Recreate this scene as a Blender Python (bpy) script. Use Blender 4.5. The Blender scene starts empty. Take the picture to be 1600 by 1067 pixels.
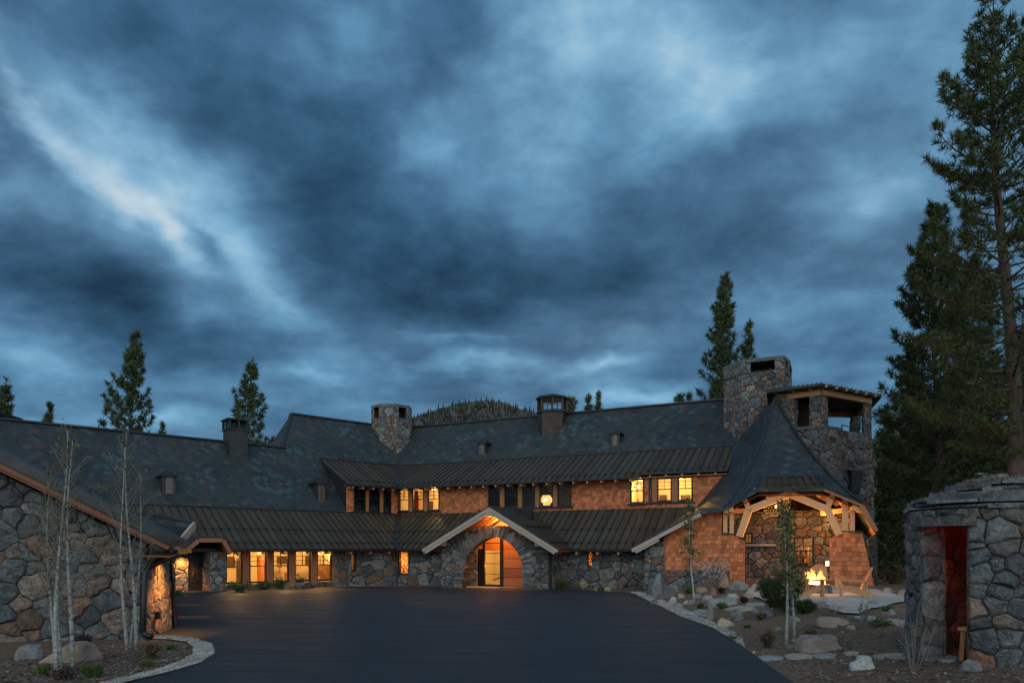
import bpy, bmesh, math, random
from mathutils import Vector as V, Matrix, noise
SC = bpy.context.scene
COL = SC.collection
R = math.radians
# ------------------------------------------------------------------ camera (24 mm shift lens)
F = 1067.0; CX = 800.0; HY = 855.0; EYE = 2.6
cd = bpy.data.cameras.new('camera'); cam = bpy.data.objects.new('camera', cd); COL.objects.link(cam)
cd.sensor_width = 36.0; cd.lens = 36.0 * F / 1600.0; cd.shift_y = (HY - 533.5) / 1600.0
cd.clip_start = 0.05; cd.clip_end = 6000
cam.location = (0, 0, EYE); cam.rotation_euler = (R(90), 0, 0)
SC.camera = cam
SC.view_settings.view_transform = 'Standard'; SC.view_settings.look = 'None'
SC.view_settings.exposure = 0.12; SC.view_settings.gamma = 1.0
SC.render.engine = 'CYCLES'
SC.cycles.use_denoising = True
SC.cycles.max_bounces = 6; SC.cycles.diffuse_bounces = 3; SC.cycles.transparent_max_bounces = 12
SC.cycles.caustics_reflective = False; SC.cycles.caustics_refractive = False
SC.cycles.sample_clamp_indirect = 2.0

# ------------------------------------------------------------------ node helper
class NT:
    def __init__(s, tree): s.t = tree; s.n = tree.nodes; s.l = tree.links
    def new(s, typ, **kw):
        n = s.n.new(typ)
        for k, v in kw.items():
            if k in n.inputs: s.put(n.inputs[k], v)
            elif hasattr(n, k): setattr(n, k, v)
        return n
    def put(s, sock, v):
        if hasattr(v, 'bl_rna') and isinstance(v, bpy.types.NodeSocket): s.l.new(v, sock)
        else:
            try: sock.default_value = v
            except Exception: sock.default_value = (v[0], v[1], v[2], 1.0) if len(v) == 3 else v[:3]
    def m(s, op, a, b=None, c=None, clamp=False):
        n = s.n.new('ShaderNodeMath'); n.operation = op; n.use_clamp = clamp
        s.put(n.inputs[0], a)
        if b is not None: s.put(n.inputs[1], b)
        if c is not None: s.put(n.inputs[2], c)
        return n.outputs[0]
    def vm(s, op, a, b=None):
        n = s.n.new('ShaderNodeVectorMath'); n.operation = op
        s.put(n.inputs[0], a)
        if b is not None: s.put(n.inputs[1], b)
        return n.outputs[0]
    def noise(s, vec, scale, detail=3, rough=.5, dist=0, out='Fac'):
        n = s.n.new('ShaderNodeTexNoise')
        if vec is not None: s.put(n.inputs['Vector'], vec)
        n.inputs['Scale'].default_value = scale; n.inputs['Detail'].default_value = detail
        n.inputs['Roughness'].default_value = rough; n.inputs['Distortion'].default_value = dist
        return n.outputs[out]
    def ramp(s, fac, stops, interp='LINEAR'):
        n = s.n.new('ShaderNodeValToRGB'); n.color_ramp.interpolation = interp
        e = n.color_ramp.elements
        while len(e) < len(stops): e.new(0.5)
        for i, (p, c) in enumerate(stops):
            e[i].position = p; e[i].color = (c[0], c[1], c[2], 1) if not isinstance(c, float) else (c, c, c, 1)
        s.put(n.inputs[0], fac); return n.outputs[0]
    def mix(s, fac, a, b, mode='MIX'):
        n = s.n.new('ShaderNodeMix'); n.data_type = 'RGBA'; n.blend_type = mode
        s.put(n.inputs[0], fac); s.put(n.inputs[6], a); s.put(n.inputs[7], b); return n.outputs[2]
    def sep(s, v):
        n = s.n.new('ShaderNodeSeparateXYZ'); s.put(n.inputs[0], v); return n.outputs
    def comb(s, x, y, z):
        n = s.n.new('ShaderNodeCombineXYZ')
        for i, q in enumerate((x, y, z)): s.put(n.inputs[i], q)
        return n.outputs[0]

# ------------------------------------------------------------------ sky: dusk cloud deck
W = bpy.data.worlds.new('World'); SC.world = W; W.use_nodes = True
def build_sky():
    T = NT(W.node_tree); T.n.clear()
    co = T.new('ShaderNodeTexCoord').outputs['Generated']
    x, y, z = T.sep(co)[:]
    theta = T.m('ARCTAN2', x, y)                       # azimuth from the view axis
    rho = T.m('SQRT', T.m('ADD', T.m('MULTIPLY', x, x), T.m('MULTIPLY', y, y)))
    phi = T.m('ARCTAN2', z, rho)
    # cloud deck seen in perspective: project the direction on a high plane
    zz = T.m('ADD', T.m('MAXIMUM', z, 0.0), 0.30)
    deck = T.comb(T.m('DIVIDE', x, zz), T.m('DIVIDE', y, zz), 0.0)
    w1 = T.noise(deck, 1.5, 4, .55, 0, 'Color')
    warp = T.vm('SUBTRACT', w1, (0.5, 0.5, 0.5))
    deck2 = T.vm('ADD', deck, T.vm('MULTIPLY', warp, (0.8, 0.55, 0)))
    n_big = T.noise(T.vm('MULTIPLY', deck2, (0.7, 1.0, 1)), 1.6, 5, .55)
    n_small = T.noise(T.vm('MULTIPLY', deck2, (0.8, 1.3, 1)), 4.6, 7, .58)
    d3 = T.comb(theta, T.m('MULTIPLY', phi, 1.55), 0.0)
    w2 = T.sep(T.vm('SUBTRACT', T.noise(d3, 6.0, 4, .55, 0, 'Color'), (.5, .5, .5)))
    w3 = T.sep(T.vm('SUBTRACT', T.noise(d3, 2.6, 2, .5, 0, 'Color'), (.5, .5, .5)))
    th2 = T.m('ADD', theta, T.m('ADD', T.m('MULTIPLY', w2[0], 0.15), T.m('MULTIPLY', w3[0], .10)))
    ph2 = T.m('ADD', phi, T.m('ADD', T.m('MULTIPLY', w2[1], 0.11), T.m('MULTIPLY', w3[1], .06)))
    puff = T.noise(T.vm('ADD', d3, T.vm('MULTIPLY', T.noise(d3, 5.0, 3, .5, 0, 'Color'), (.10, .07, 0))), 8.0, 7, .53)
    nz = T.m('ADD', T.m('MULTIPLY', T.m('SUBTRACT', n_big, .5), 0.75), T.m('ADD', T.m('MULTIPLY', T.m('SUBTRACT', n_small, .5), 0.50), T.m('MULTIPLY', T.m('SUBTRACT', puff, .5), .80)))
    val = T.m('ADD', nz, 0.46)
    wht = None
    # individual cloud masses: where in the sky, spread, roll and how much lighter or darker
    masses = [(20, 170, 75, 24, -48, .30), (90, 240, 85, 32, -38, .34), (175, 300, 80, 42, -40, .42), (240, 370, 60, 26, -50, .30),
              (130, 200, 170, 60, -38, .17), (260, 260, 120, 75, -20, .27), (330, 345, 150, 60, -30, .32), (400, 437, 120, 38, -24, .34), (270, 430, 80, 60, -30, .2), (60, 310, 150, 36, -30, .12),
              (330, 130, 260, 80, -28, -.17), (560, 330, 230, 90, -32, -.27), (100, 440, 170, 70, -8, -.36), (230, 510, 200, 36, -8, -.24), (650, 440, 250, 60, -5, -.2), (900, 430, 200, 60, 0, -.19), (1000, 400, 120, 70, 20, -.16), (300, 385, 40, 15, -30, -.24), (80, 40, 120, 50, -20, -.10),
              (920, 100, 160, 120, 20, .28), (1060, 90, 130, 80, 0, .20), (1150, 130, 160, 60, -10, .18), (850, 20, 120, 40, 0, .12), (1300, 310, 150, 60, 0, .24), (1100, 200, 140, 50, 10, .14), (1450, 120, 200, 160, 0, .2), (850, 270, 90, 60, 0, .12), (1280, 80, 200, 60, 0, .08),
              (1100, 275, 160, 50, 15, -.12), (1250, 420, 180, 60, 0, -.08), (1180, 360, 160, 30, 10, -.06),
              (760, 582, 110, 20, 3, .34), (950, 567, 70, 11, 3, .28), (1010, 615, 90, 15, 5, .36), (60, 560, 120, 18, 0, .14), (280, 660, 90, 20, 0, .36), (480, 590, 80, 15, 0, .30), (500, 640, 80, 28, 0, .14), (240, 600, 120, 18, 0, .08), (40, 645, 100, 10, 0, .22), (1150, 500, 200, 28, 0, .1), (1370, 480, 80, 50, 0, .1), (700, 520, 100, 9, 0, .12), (600, 545, 300, 18, 0, -.08), (330, 560, 120, 18, 0, -.08)]
    for k, (mx_, my_, sa, se, rl, amt) in enumerate(masses):
        ux, uy = (mx_ - CX) / F, (HY - my_) / F; hyp = math.hypot(1, ux)
        a, e = math.atan(ux), math.atan(uy / hyp); ka = 1 / F / (1 + ux * ux); ke = hyp / F / (hyp * hyp + uy * uy)
        kk = math.sqrt(ka * ke); sa *= kk; se *= kk
        dt = T.m('SUBTRACT', th2, a); dp = T.m('SUBTRACT', ph2, e)
        c, s_ = math.cos(R(rl)), math.sin(R(rl))
        p = T.m('DIVIDE', T.m('ADD', T.m('MULTIPLY', dt, c), T.m('MULTIPLY', dp, s_)), sa)
        q = T.m('DIVIDE', T.m('SUBTRACT', T.m('MULTIPLY', dp, c), T.m('MULTIPLY', dt, s_)), se)
        g = T.m('EXPONENT', T.m('MULTIPLY', T.m('ADD', T.m('MULTIPLY', p, p), T.m('MULTIPLY', q, q)), -1.0))
        val = T.m('ADD', val, T.m('MULTIPLY', g, amt))
        if k < 4: wht = g if wht is None else T.m('ADD', wht, g)
    val = T.m('ADD', T.m('MULTIPLY', val, .80), .10)
    col = T.ramp(val, [(0.0, (.010, .036, .076)), (.12, (.019, .062, .122)), (.25, (.031, .096, .180)), (.42, (.060, .153, .276)), (.62, (.112, .278, .45)), (.8, (.21, .44, .64)), (1.0, (.42, .63, .76))])
    # greyer where the cloud is thick, cyan where thin air shows
    grey = T.noise(deck2, 0.9, 3, .5)
    col = T.mix(T.m('MULTIPLY', T.m('SUBTRACT', grey, .44, clamp=True), 3.0, clamp=True), col, T.mix(1.0, col, (1.25, .98, .90), 'MULTIPLY'))
    col = T.mix(T.m('MULTIPLY', wht, .3, clamp=True), col, T.mix(1.0, col, (1.30, 1.05, .98), 'MULTIPLY'))
    # warm glow added to the unseen sky behind the camera, lights the facade
    glow_az = T.m('DIVIDE', T.m('SUBTRACT', T.m('ABSOLUTE', theta), R(180)), R(62)); wq = T.m('DIVIDE', T.m('SUBTRACT', phi, R(24)), R(30))
    wg = T.m('EXPONENT', T.m('MULTIPLY', T.m('ADD', T.m('MULTIPLY', glow_az, glow_az), T.m('MULTIPLY', wq, wq)), -1.0))
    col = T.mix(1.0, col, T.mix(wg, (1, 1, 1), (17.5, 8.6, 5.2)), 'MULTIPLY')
    # clear dusk sky (Nishita) glimpsed through the deck
    sk = T.new('ShaderNodeTexSky'); sk.sky_type = 'NISHITA'; sk.sun_disc = False
    sk.sun_elevation = R(2); sk.sun_rotation = R(200)
    bgA = T.new('ShaderNodeBackground'); T.put(bgA.inputs['Color'], sk.outputs[0]); bgA.inputs['Strength'].default_value = 0.05
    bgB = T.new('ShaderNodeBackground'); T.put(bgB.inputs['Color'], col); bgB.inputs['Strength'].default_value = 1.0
    mx = T.new('ShaderNodeMixShader'); mx.inputs[0].default_value = 0.93
    T.l.new(bgA.outputs[0], mx.inputs[1]); T.l.new(bgB.outputs[0], mx.inputs[2])
    out = T.new('ShaderNodeOutputWorld'); T.l.new(mx.outputs[0], out.inputs[0])
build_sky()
sd = bpy.data.lights.new('sun', 'SUN'); sun = bpy.data.objects.new('sun', sd); COL.objects.link(sun)
sd.energy = 0.16; sd.angle = R(40); sd.color = (1.0, .84, .70)      # soft last light from behind the camera
sun.rotation_euler = (R(52), 0, R(-18))

# ------------------------------------------------------------------ mesh helper
class MB:
    def __init__(s): s.v = []; s.f = []; s.c = []; s.sm = []
    def face(s, pts, col=(1, 1, 1), sm=False):
        b = len(s.v); s.v.extend(V(p) for p in pts); s.f.append(tuple(range(b, b + len(pts)))); s.c.append(col); s.sm.append(sm)
    def grid(s, verts, faces, col=(1, 1, 1), sm=True):
        b = len(s.v); s.v.extend(V(p) for p in verts)
        for f in faces: s.f.append(tuple(i + b for i in f)); s.c.append(col); s.sm.append(sm)
    def hexa(s, p, col=(1, 1, 1)):      # 8 points: 4 bottom ccw, 4 top ccw
        s.grid(p, [(3, 2, 1, 0), (4, 5, 6, 7), (0, 1, 5, 4), (1, 2, 6, 5), (2, 3, 7, 6), (3, 0, 4, 7)], col, False)
    def box(s, a, b, col=(1, 1, 1)):
        x0, y0, z0 = a; x1, y1, z1 = b
        s.hexa([(x0, y0, z0), (x1, y0, z0), (x1, y1, z0), (x0, y1, z0), (x0, y0, z1), (x1, y0, z1), (x1, y1, z1), (x0, y1, z1)], col)
    def bar(s, a, b, w, h, up=(0, 0, 1), col=(1, 1, 1)):    # rectangular beam from a to b
        a, b = V(a), V(b); d = (b - a).normalized(); up = V(up)
        sx = d.cross(up)
        if sx.length < 1e-4: sx = d.cross(V((1, 0, 0)))
        sx.normalize(); uy = sx.cross(d).normalized()
        sx *= w / 2; uy *= h / 2
        s.hexa([a - sx - uy, a + sx - uy, a + sx + uy, a - sx + uy, b - sx - uy, b + sx - uy, b + sx + uy, b - sx + uy], col)
    def tube(s, pts, radii, n=6, col=(1, 1, 1), cap=True):
        pts = [V(p) for p in pts]; rings = []
        ref = V((0.31, 0.77, 0.55))
        for i, p in enumerate(pts):
            d = (pts[min(i + 1, len(pts) - 1)] - pts[max(i - 1, 0)])
            if d.length < 1e-7: d = V((0, 0, 1))
            d.normalize(); a = d.cross(ref)
            if a.length < 1e-3: a = d.cross(V((1, 0, 0)))
            a.normalize(); b = d.cross(a)
            r = radii[i] if isinstance(radii, (list, tuple)) else radii
            rings.append([p + (a * math.cos(2 * math.pi * k / n) + b * math.sin(2 * math.pi * k / n)) * r for k in range(n)])
        vs = [q for rg in rings for q in rg]; fs = []
        for i in range(len(pts) - 1):
            for k in range(n):
                k2 = (k + 1) % n
                fs.append((i * n + k, i * n + k2, (i + 1) * n + k2, (i + 1) * n + k))
        if cap: fs.append(tuple(range(n - 1, -1, -1))); fs.append(tuple((len(pts) - 1) * n + k for k in range(n)))
        s.grid(vs, fs, col, True)
    def slab(s, poly, th, col=(1, 1, 1), d=None):  # polygon thickened along -normal (or d)
        P = [V(p) for p in poly]
        if d is None:
            nn = V((0, 0, 0))
            for i in range(len(P)):
                nn += (P[i] - P[0]).cross(P[(i + 1) % len(P)] - P[0])
            d = -nn.normalized()
        Q = [p + V(d) * th for p in P]
        s.face(P, col); s.face(Q[::-1], col)
        for i in range(len(P)):
            j = (i + 1) % len(P); s.face([P[j], P[i], Q[i], Q[j]], col)
    def build(s, name, mat, parent=None, uv=False, local=False):
        off = V((0, 0, 0))
        if parent is not None and not local:
            p = parent
            while p is not None: off += V(p.location); p = p.parent
        me = bpy.data.meshes.new(name)
        me.from_pydata([tuple(v - off) for v in s.v], [], s.f)
        me.polygons.foreach_set('use_smooth', s.sm)
        ca = me.color_attributes.new('Col', 'FLOAT_COLOR', 'CORNER')
        buf = []
        for f, c in zip(s.f, s.c): buf.extend((c[0], c[1], c[2], 1.0) * len(f))
        ca.data.foreach_set('color', buf)
        if uv:
            ul = me.uv_layers.new(name='UVMap'); ub = []
            for f in s.f:
                P = [s.v[i] for i in f]; nn = V((0, 0, 0))
                for i in range(1, len(P) - 1): nn += (P[i] - P[0]).cross(P[i + 1] - P[0])
                if nn.length < 1e-9: nn = V((0, 0, 1))
                nn.normalize(); u = V((0, 0, 1)).cross(nn)
                if u.length < 1e-3: u = V((1, 0, 0))
                u.normalize(); w = nn.cross(u)
                for p in P: ub.extend((p.dot(u), p.dot(w)))
            ul.data.foreach_set('uv', ub)
        me.update()
        o = bpy.data.objects.new(name, me); COL.objects.link(o)
        if mat: me.materials.append(mat)
        if parent is not None: o.parent = parent
        return o
def tag(o, label=None, cat=None, group=None, kind=None):
    if label: o['label'] = label
    if cat: o['category'] = cat
    if group: o['group'] = group
    if kind: o['kind'] = kind
    return o
def thing(name, label, cat, loc=(0, 0, 0), group=None, rz=0.0):
    o = bpy.data.objects.new(name, None); COL.objects.link(o); o.location = loc; o.rotation_euler = (0, 0, rz)
    o.empty_display_size = .2
    return tag(o, label, cat, group)
def copy_tree(o, parent=None):
    c = o.copy(); COL.objects.link(c)
    if parent is not None: c.parent = parent
    for ch in list(o.children): copy_tree(ch, c)
    return c
def lamp(name, loc, power, color, size=.08, parent=None):
    d = bpy.data.lights.new(name, 'POINT'); d.energy = power; d.color = color; d.shadow_soft_size = size
    o = bpy.data.objects.new(name, d); COL.objects.link(o); o.location = loc
    if parent is not None:
        o.parent = parent; off = V((0, 0, 0)); p = parent
        while p is not None: off += V(p.location); p = p.parent
        o.location = V(loc) - off
    return o
def spot(name, loc, tgt, power, color, ang=80, blend=.6, size=.04, parent=None):
    d = bpy.data.lights.new(name, 'SPOT'); d.energy = power; d.color = color; d.shadow_soft_size = size; d.spot_size = R(ang); d.spot_blend = blend
    o = bpy.data.objects.new(name, d); COL.objects.link(o); o.location = loc
    o.rotation_euler = (V(tgt) - V(loc)).to_track_quat('-Z', 'Y').to_euler()
    if parent is not None:
        o.parent = parent; off = V((0, 0, 0)); p = parent
        while p is not None: off += V(p.location); p = p.parent
        o.location = V(loc) - off
    return o
class Frame:                     # a vertical wall plane: t along it, s into the building, z up
    def __init__(s, o, u):
        s.o = (o[0], o[1]); l = math.hypot(u[0], u[1]); s.u = (u[0] / l, u[1] / l); s.n = (-s.u[1], s.u[0])
    def P(s, t, q, z): return V((s.o[0] + s.u[0] * t + s.n[0] * q, s.o[1] + s.u[1] * t + s.n[1] * q, z))
    def T(s, px, q=0.0):         # t where the sight line of photo column px meets the plane at depth q
        r = (px - CX) / F; ax = s.o[0] + s.n[0] * q; ay = s.o[1] + s.n[1] * q
        return (r * ay - ax) / (s.u[0] - r * s.u[1])
    def TZ(s, px, py, q=0.0):
        t = s.T(px, q); d = s.o[1] + s.u[1] * t + s.n[1] * q
        return t, EYE + (HY - py) / F * d
    def Q(s, px, py, q=0.0):
        t, z = s.TZ(px, py, q); return s.P(t, q, z)
def between(p, q): return Frame((p[0], p[1]), (q[0] - p[0], q[1] - p[1]))
def fbox(mb, fr, t0, t1, s0, s1, z0, z1, col=(1, 1, 1)):
    if t1 < t0: t0, t1 = t1, t0
    if s1 < s0: s0, s1 = s1, s0
    P = fr.P
    mb.hexa([P(t0, s0, z0), P(t1, s0, z0), P(t1, s1, z0), P(t0, s1, z0), P(t0, s0, z1), P(t1, s0, z1), P(t1, s1, z1), P(t0, s1, z1)], col)
def at(px, py, d): return V(((px - CX) / F * d, d, EYE + (HY - py) / F * d))

# ------------------------------------------------------------------ terrain height
def sstep(a, b, x):
    t = min(1, max(0, (x - a) / (b - a))); return t * t * (3 - 2 * t)
def edge_x(y): return 3.2 + .088 * y
def gz(x, y):
    z = .82 - .018 * min(60, max(-20, y))
    z += .5 * sstep(0, 4.5, x - edge_x(max(0, y))) 
    if x > edge_x(max(0, y)) + .6:
        k = sstep(.6, 2.5, x - edge_x(max(0, y)))
        z += k * .05 * noise.noise(V((x * .7, y * .7, 3.1)))
    if x < -6.4 and y < 15.3 and y > 6:
        z += .06 * sstep(0, 1.2, -6.4 - x)
    return z
def gp(px, py, lift=0.0):
    lo, hi = 2.0, 400.0
    f = lambda d: EYE + (HY - py) / F * d - gz((px - CX) / F * d, d)
    for _ in range(50):
        m = (lo + hi) / 2
        if f(m) > 0: lo = m
        else: hi = m
    x = (px - CX) / F * lo
    return V((x, lo, gz(x, lo) + lift))
# ------------------------------------------------------------------ 2-D polygon tools
def clip_half(poly, nx, ny, c):           # keep nx*x+ny*y <= c ; vertices are (x, y, flag)
    out = []; n = len(poly)
    for i in range(n):
        a, b = poly[i], poly[(i + 1) % n]
        da = nx * a[0] + ny * a[1] - c; db = nx * b[0] + ny * b[1] - c
        if da <= 0: out.append(a)
        if (da < 0 and db > 0) or (da > 0 and db < 0):
            k = da / (da - db); out.append((a[0] + (b[0] - a[0]) * k, a[1] + (b[1] - a[1]) * k))
    return out
def area2(p): return sum(p[i][0] * p[(i + 1) % len(p)][1] - p[(i + 1) % len(p)][0] * p[i][1] for i in range(len(p))) / 2
def inpoly(p, x, y):
    c = False; n = len(p)
    for i in range(n):
        a, b = p[i], p[(i + 1) % n]
        if (a[1] > y) != (b[1] > y) and x < (b[0] - a[0]) * (y - a[1]) / (b[1] - a[1]) + a[0]: c = not c
    return c
GREY = [(.25, .265, .275), (.20, .22, .235), (.31, .315, .31), (.15, .165, .185), (.28, .255, .235), (.22, .235, .24)]
TAN = [(.36, .27, .22), (.32, .225, .185), (.37, .30, .25), (.28, .18, .13)]
def stone_col(rnd, tan=.25):
    c = rnd.choice(TAN if rnd.random() < tan else GREY); k = rnd.uniform(.7, 1.25); return (c[0] * k, c[1] * k, c[2] * k)
def veneer(mb, Mp, outlines, sx, sy, seed=1, dep=.07, gap=.018, tan=.25, bot=None, proud=.02):
    """fieldstone facing: irregular stones cut to the outlines; Mp(a, b, h) -> world point, h outward"""
    rnd = random.Random(seed)
    xs = [p[0] for o in outlines for p in o]; ys = [p[1] for o in outlines for p in o]
    x0, x1, y0, y1 = min(xs) - sx, max(xs) + sx, min(ys) - sy, max(ys) + sy
    pts = []; y = y0; row = 0
    while y < y1:
        big = bot is not None and y < min(ys) + bot
        k = 1.7 if big else 1.0
        x = x0 + rnd.uniform(0, sx)
        while x < x1:
            w = sx * k * rnd.choice((.55, .8, 1, 1, 1.25, 1.5))
            pts.append((x + w / 2, y + rnd.uniform(-.34, .34) * sy * k, rnd.random(), (w * rnd.uniform(.25, .62)) ** 2))
            x += w
        y += sy * k * rnd.uniform(.8, 1.15); row += 1
    cell = max(sx, sy) * 2.2; buck = {}
    for i, p in enumerate(pts): buck.setdefault((int(p[0] // cell), int(p[1] // cell)), []).append(i)
    for i, p in enumerate(pts):
        nb = []
        bx, by = int(p[0] // cell), int(p[1] // cell)
        for ax in (-1, 0, 1):
            for ay in (-1, 0, 1): nb += buck.get((bx + ax, by + ay), [])
        rp = random.Random(int(p[2] * 1e9))
        col = stone_col(rp, tan); dd = dep * rp.uniform(.55, 1.25); tx, ty = rp.uniform(-.09, .09), rp.uniform(-.10, .12)
        for ol in outlines:
            poly = [(q[0], q[1]) for q in ol]
            if p[0] < min(q[0] for q in ol) - 3 * sx or p[0] > max(q[0] for q in ol) + 3 * sx: continue
            for j in nb:
                if j == i or len(poly) < 3: continue
                q = pts[j]; dx, dy = q[0] - p[0], q[1] - p[1]; l = math.hypot(dx, dy)
                if l > 1.6 * cell or l < 1e-6: continue
                nx, ny = dx / l, dy / l
                poly = clip_half(poly, nx, ny, nx * p[0] + ny * p[1] + min(l * .82, max(l * .18, l / 2 + (p[3] - q[3]) / (2 * l))) - gap)
            if len(poly) < 3: continue
            A = area2(poly)
            if abs(A) < .0015: continue
            if A < 0: poly = poly[::-1]
            P = []
            for k in range(len(poly)):      # drop near-duplicates, then wobble long edges
                a, b = poly[k], poly[(k + 1) % len(poly)]
                if math.hypot(a[0] - b[0], a[1] - b[1]) > .012: P.append(a)
            if len(P) < 3: continue
            def onrim(a, b):
                for k in range(len(ol)):
                    c, d = ol[k], ol[(k + 1) % len(ol)]; L = math.hypot(d[0] - c[0], d[1] - c[1])
                    if L < 1e-6: continue
                    f = lambda q: abs((d[0] - c[0]) * (q[1] - c[1]) - (d[1] - c[1]) * (q[0] - c[0])) / L
                    if f(a) < 1e-4 and f(b) < 1e-4: return True
                return False
            Q = []; ofs = V((seed * 3.7, 0, 0))
            for k in range(len(P)):         # break long straight edges
                a, b = P[k], P[(k + 1) % len(P)]; Q.append(a); L = math.hypot(b[0] - a[0], b[1] - a[1])
                if L > sy * .28 and not onrim(a, b):
                    m = 2 if L > sy * .7 else 1
                    for j in range(1, m + 1):
                        f = j / (m + 1); x, y = a[0] + (b[0] - a[0]) * f, a[1] + (b[1] - a[1]) * f
                        w = noise.noise(V((x * 2.2 / sy, y * 2.2 / sy, 0)) + ofs) * L * .16; nx_, ny_ = -(b[1] - a[1]) / L, (b[0] - a[0]) / L
                        if nx_ + .3 * ny_ < 0: nx_, ny_ = -nx_, -ny_
                        Q.append((x + nx_ * w, y + ny_ * w))
            P = Q; Q = []
            for k in range(len(P)):         # chamfer free corners so stones look broken, not cut
                a, b, c = P[k - 1], P[k], P[(k + 1) % len(P)]
                if onrim(a, b) or onrim(b, c): Q.append(b); continue
                Q.append((b[0] + (a[0] - b[0]) * .16, b[1] + (a[1] - b[1]) * .16)); Q.append((b[0] + (c[0] - b[0]) * .16, b[1] + (c[1] - b[1]) * .16))
            P = Q; n = len(P)
            cx = sum(q[0] for q in P) / n; cy = sum(q[1] for q in P) / n
            ex, ey = max(q[0] for q in P) - min(q[0] for q in P), max(q[1] for q in P) - min(q[1] for q in P)
            ux, uy = cx + rp.uniform(-.2, .2) * ex, cy + rp.uniform(-.2, .2) * ey
            ins = min(.3, .035 / max(.05, math.sqrt(abs(A)))) + .05
            def ring(k, h): return [Mp(cx + (q[0] - cx) * k, cy + (q[1] - cy) * k, h + (q[0] - cx) * tx + (q[1] - cy) * ty) for q in P]
            r0 = [Mp(q[0], q[1], 0) for q in P]; r1 = ring(1.0, dd * .6); r2 = ring(1 - ins, dd); r3 = [Mp(ux + (q[0] - ux) * .62, uy + (q[1] - uy) * .62, dd + (q[0] - cx) * tx + (q[1] - cy) * ty + proud * rp.uniform(.25, .75)) for q in P]
            c0 = Mp(ux, uy, dd + (ux - cx) * tx + proud * rp.uniform(.5, 1.1))
            vs = r0 + r1 + r2 + r3 + [c0]; fs = []
            for rr in range(3):
                for k in range(n):
                    k2 = (k + 1) % n; fs.append((rr * n + k, rr * n + k2, (rr + 1) * n + k2, (rr + 1) * n + k))
            for k in range(n): fs.append((3 * n + k, 3 * n + (k + 1) % n, 4 * n))
            mb.grid(vs, fs, col, False)
def shingles(mb, Mp, outline, rowh=.21, seed=1, w=(.12, .3), base=(.55, .168, .058)):
    rnd = random.Random(seed)
    xs = [p[0] for p in outline]; ys = [p[1] for p in outline]
    y = min(ys)
    while y < max(ys):
        x = min(xs) - rnd.uniform(0, .25)
        while x < max(xs):
            ww = rnd.uniform(*w); yb = y + rnd.uniform(-.012, .012); yt = y + rowh
            pl = [(a, b) for a, b in outline]
            for nx, ny, c in ((-1, 0, -x), (1, 0, x + ww - .006), (0, -1, -yb), (0, 1, yt)):
                pl = clip_half(pl, nx, ny, c)
                if len(pl) < 3: break
            x += ww
            k = rnd.uniform(.55, 1.3); g = rnd.uniform(-.03, .05)
            col = (base[0] * k, (base[1] + g * .35) * k, (base[2] + g * .4) * k)
            if len(pl) < 3 or abs(area2(pl)) < 1e-4: continue
            if area2(pl) < 0: pl = pl[::-1]
            hb = rnd.uniform(.028, .042)
            H = lambda b: hb + (.006 - hb) * min(1, max(0, (b - yb) / rowh))
            A = [Mp(a, b, H(b)) for a, b in pl]; B = [Mp(a, b, 0) for a, b in pl]
            mb.face(A, col)
            for i in range(len(A)):
                j = (i + 1) % len(A); mb.face([A[j], A[i], B[i], B[j]], col)
        y += rowh
def rects(t0, t1, z0, z1, holes):          # split a wall round its openings
    ts = sorted(set([t0, t1] + [h[0] for h in holes] + [h[1] for h in holes])); out = []
    for a, b in zip(ts, ts[1:]):
        if b <= t0 or a >= t1 or b - a < 1e-6: continue
        zz = z0
        for h in sorted([h for h in holes if h[0] <= a + 1e-6 and h[1] >= b - 1e-6], key=lambda h: h[2]):
            if h[2] > zz + 1e-6: out.append((a, b, zz, h[2]))
            zz = h[3]
        if zz < z1 - 1e-6: out.append((a, b, zz, z1))
    return out
def rect_poly(r): return [(r[0], r[2]), (r[1], r[2]), (r[1], r[3]), (r[0], r[3])]
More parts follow.
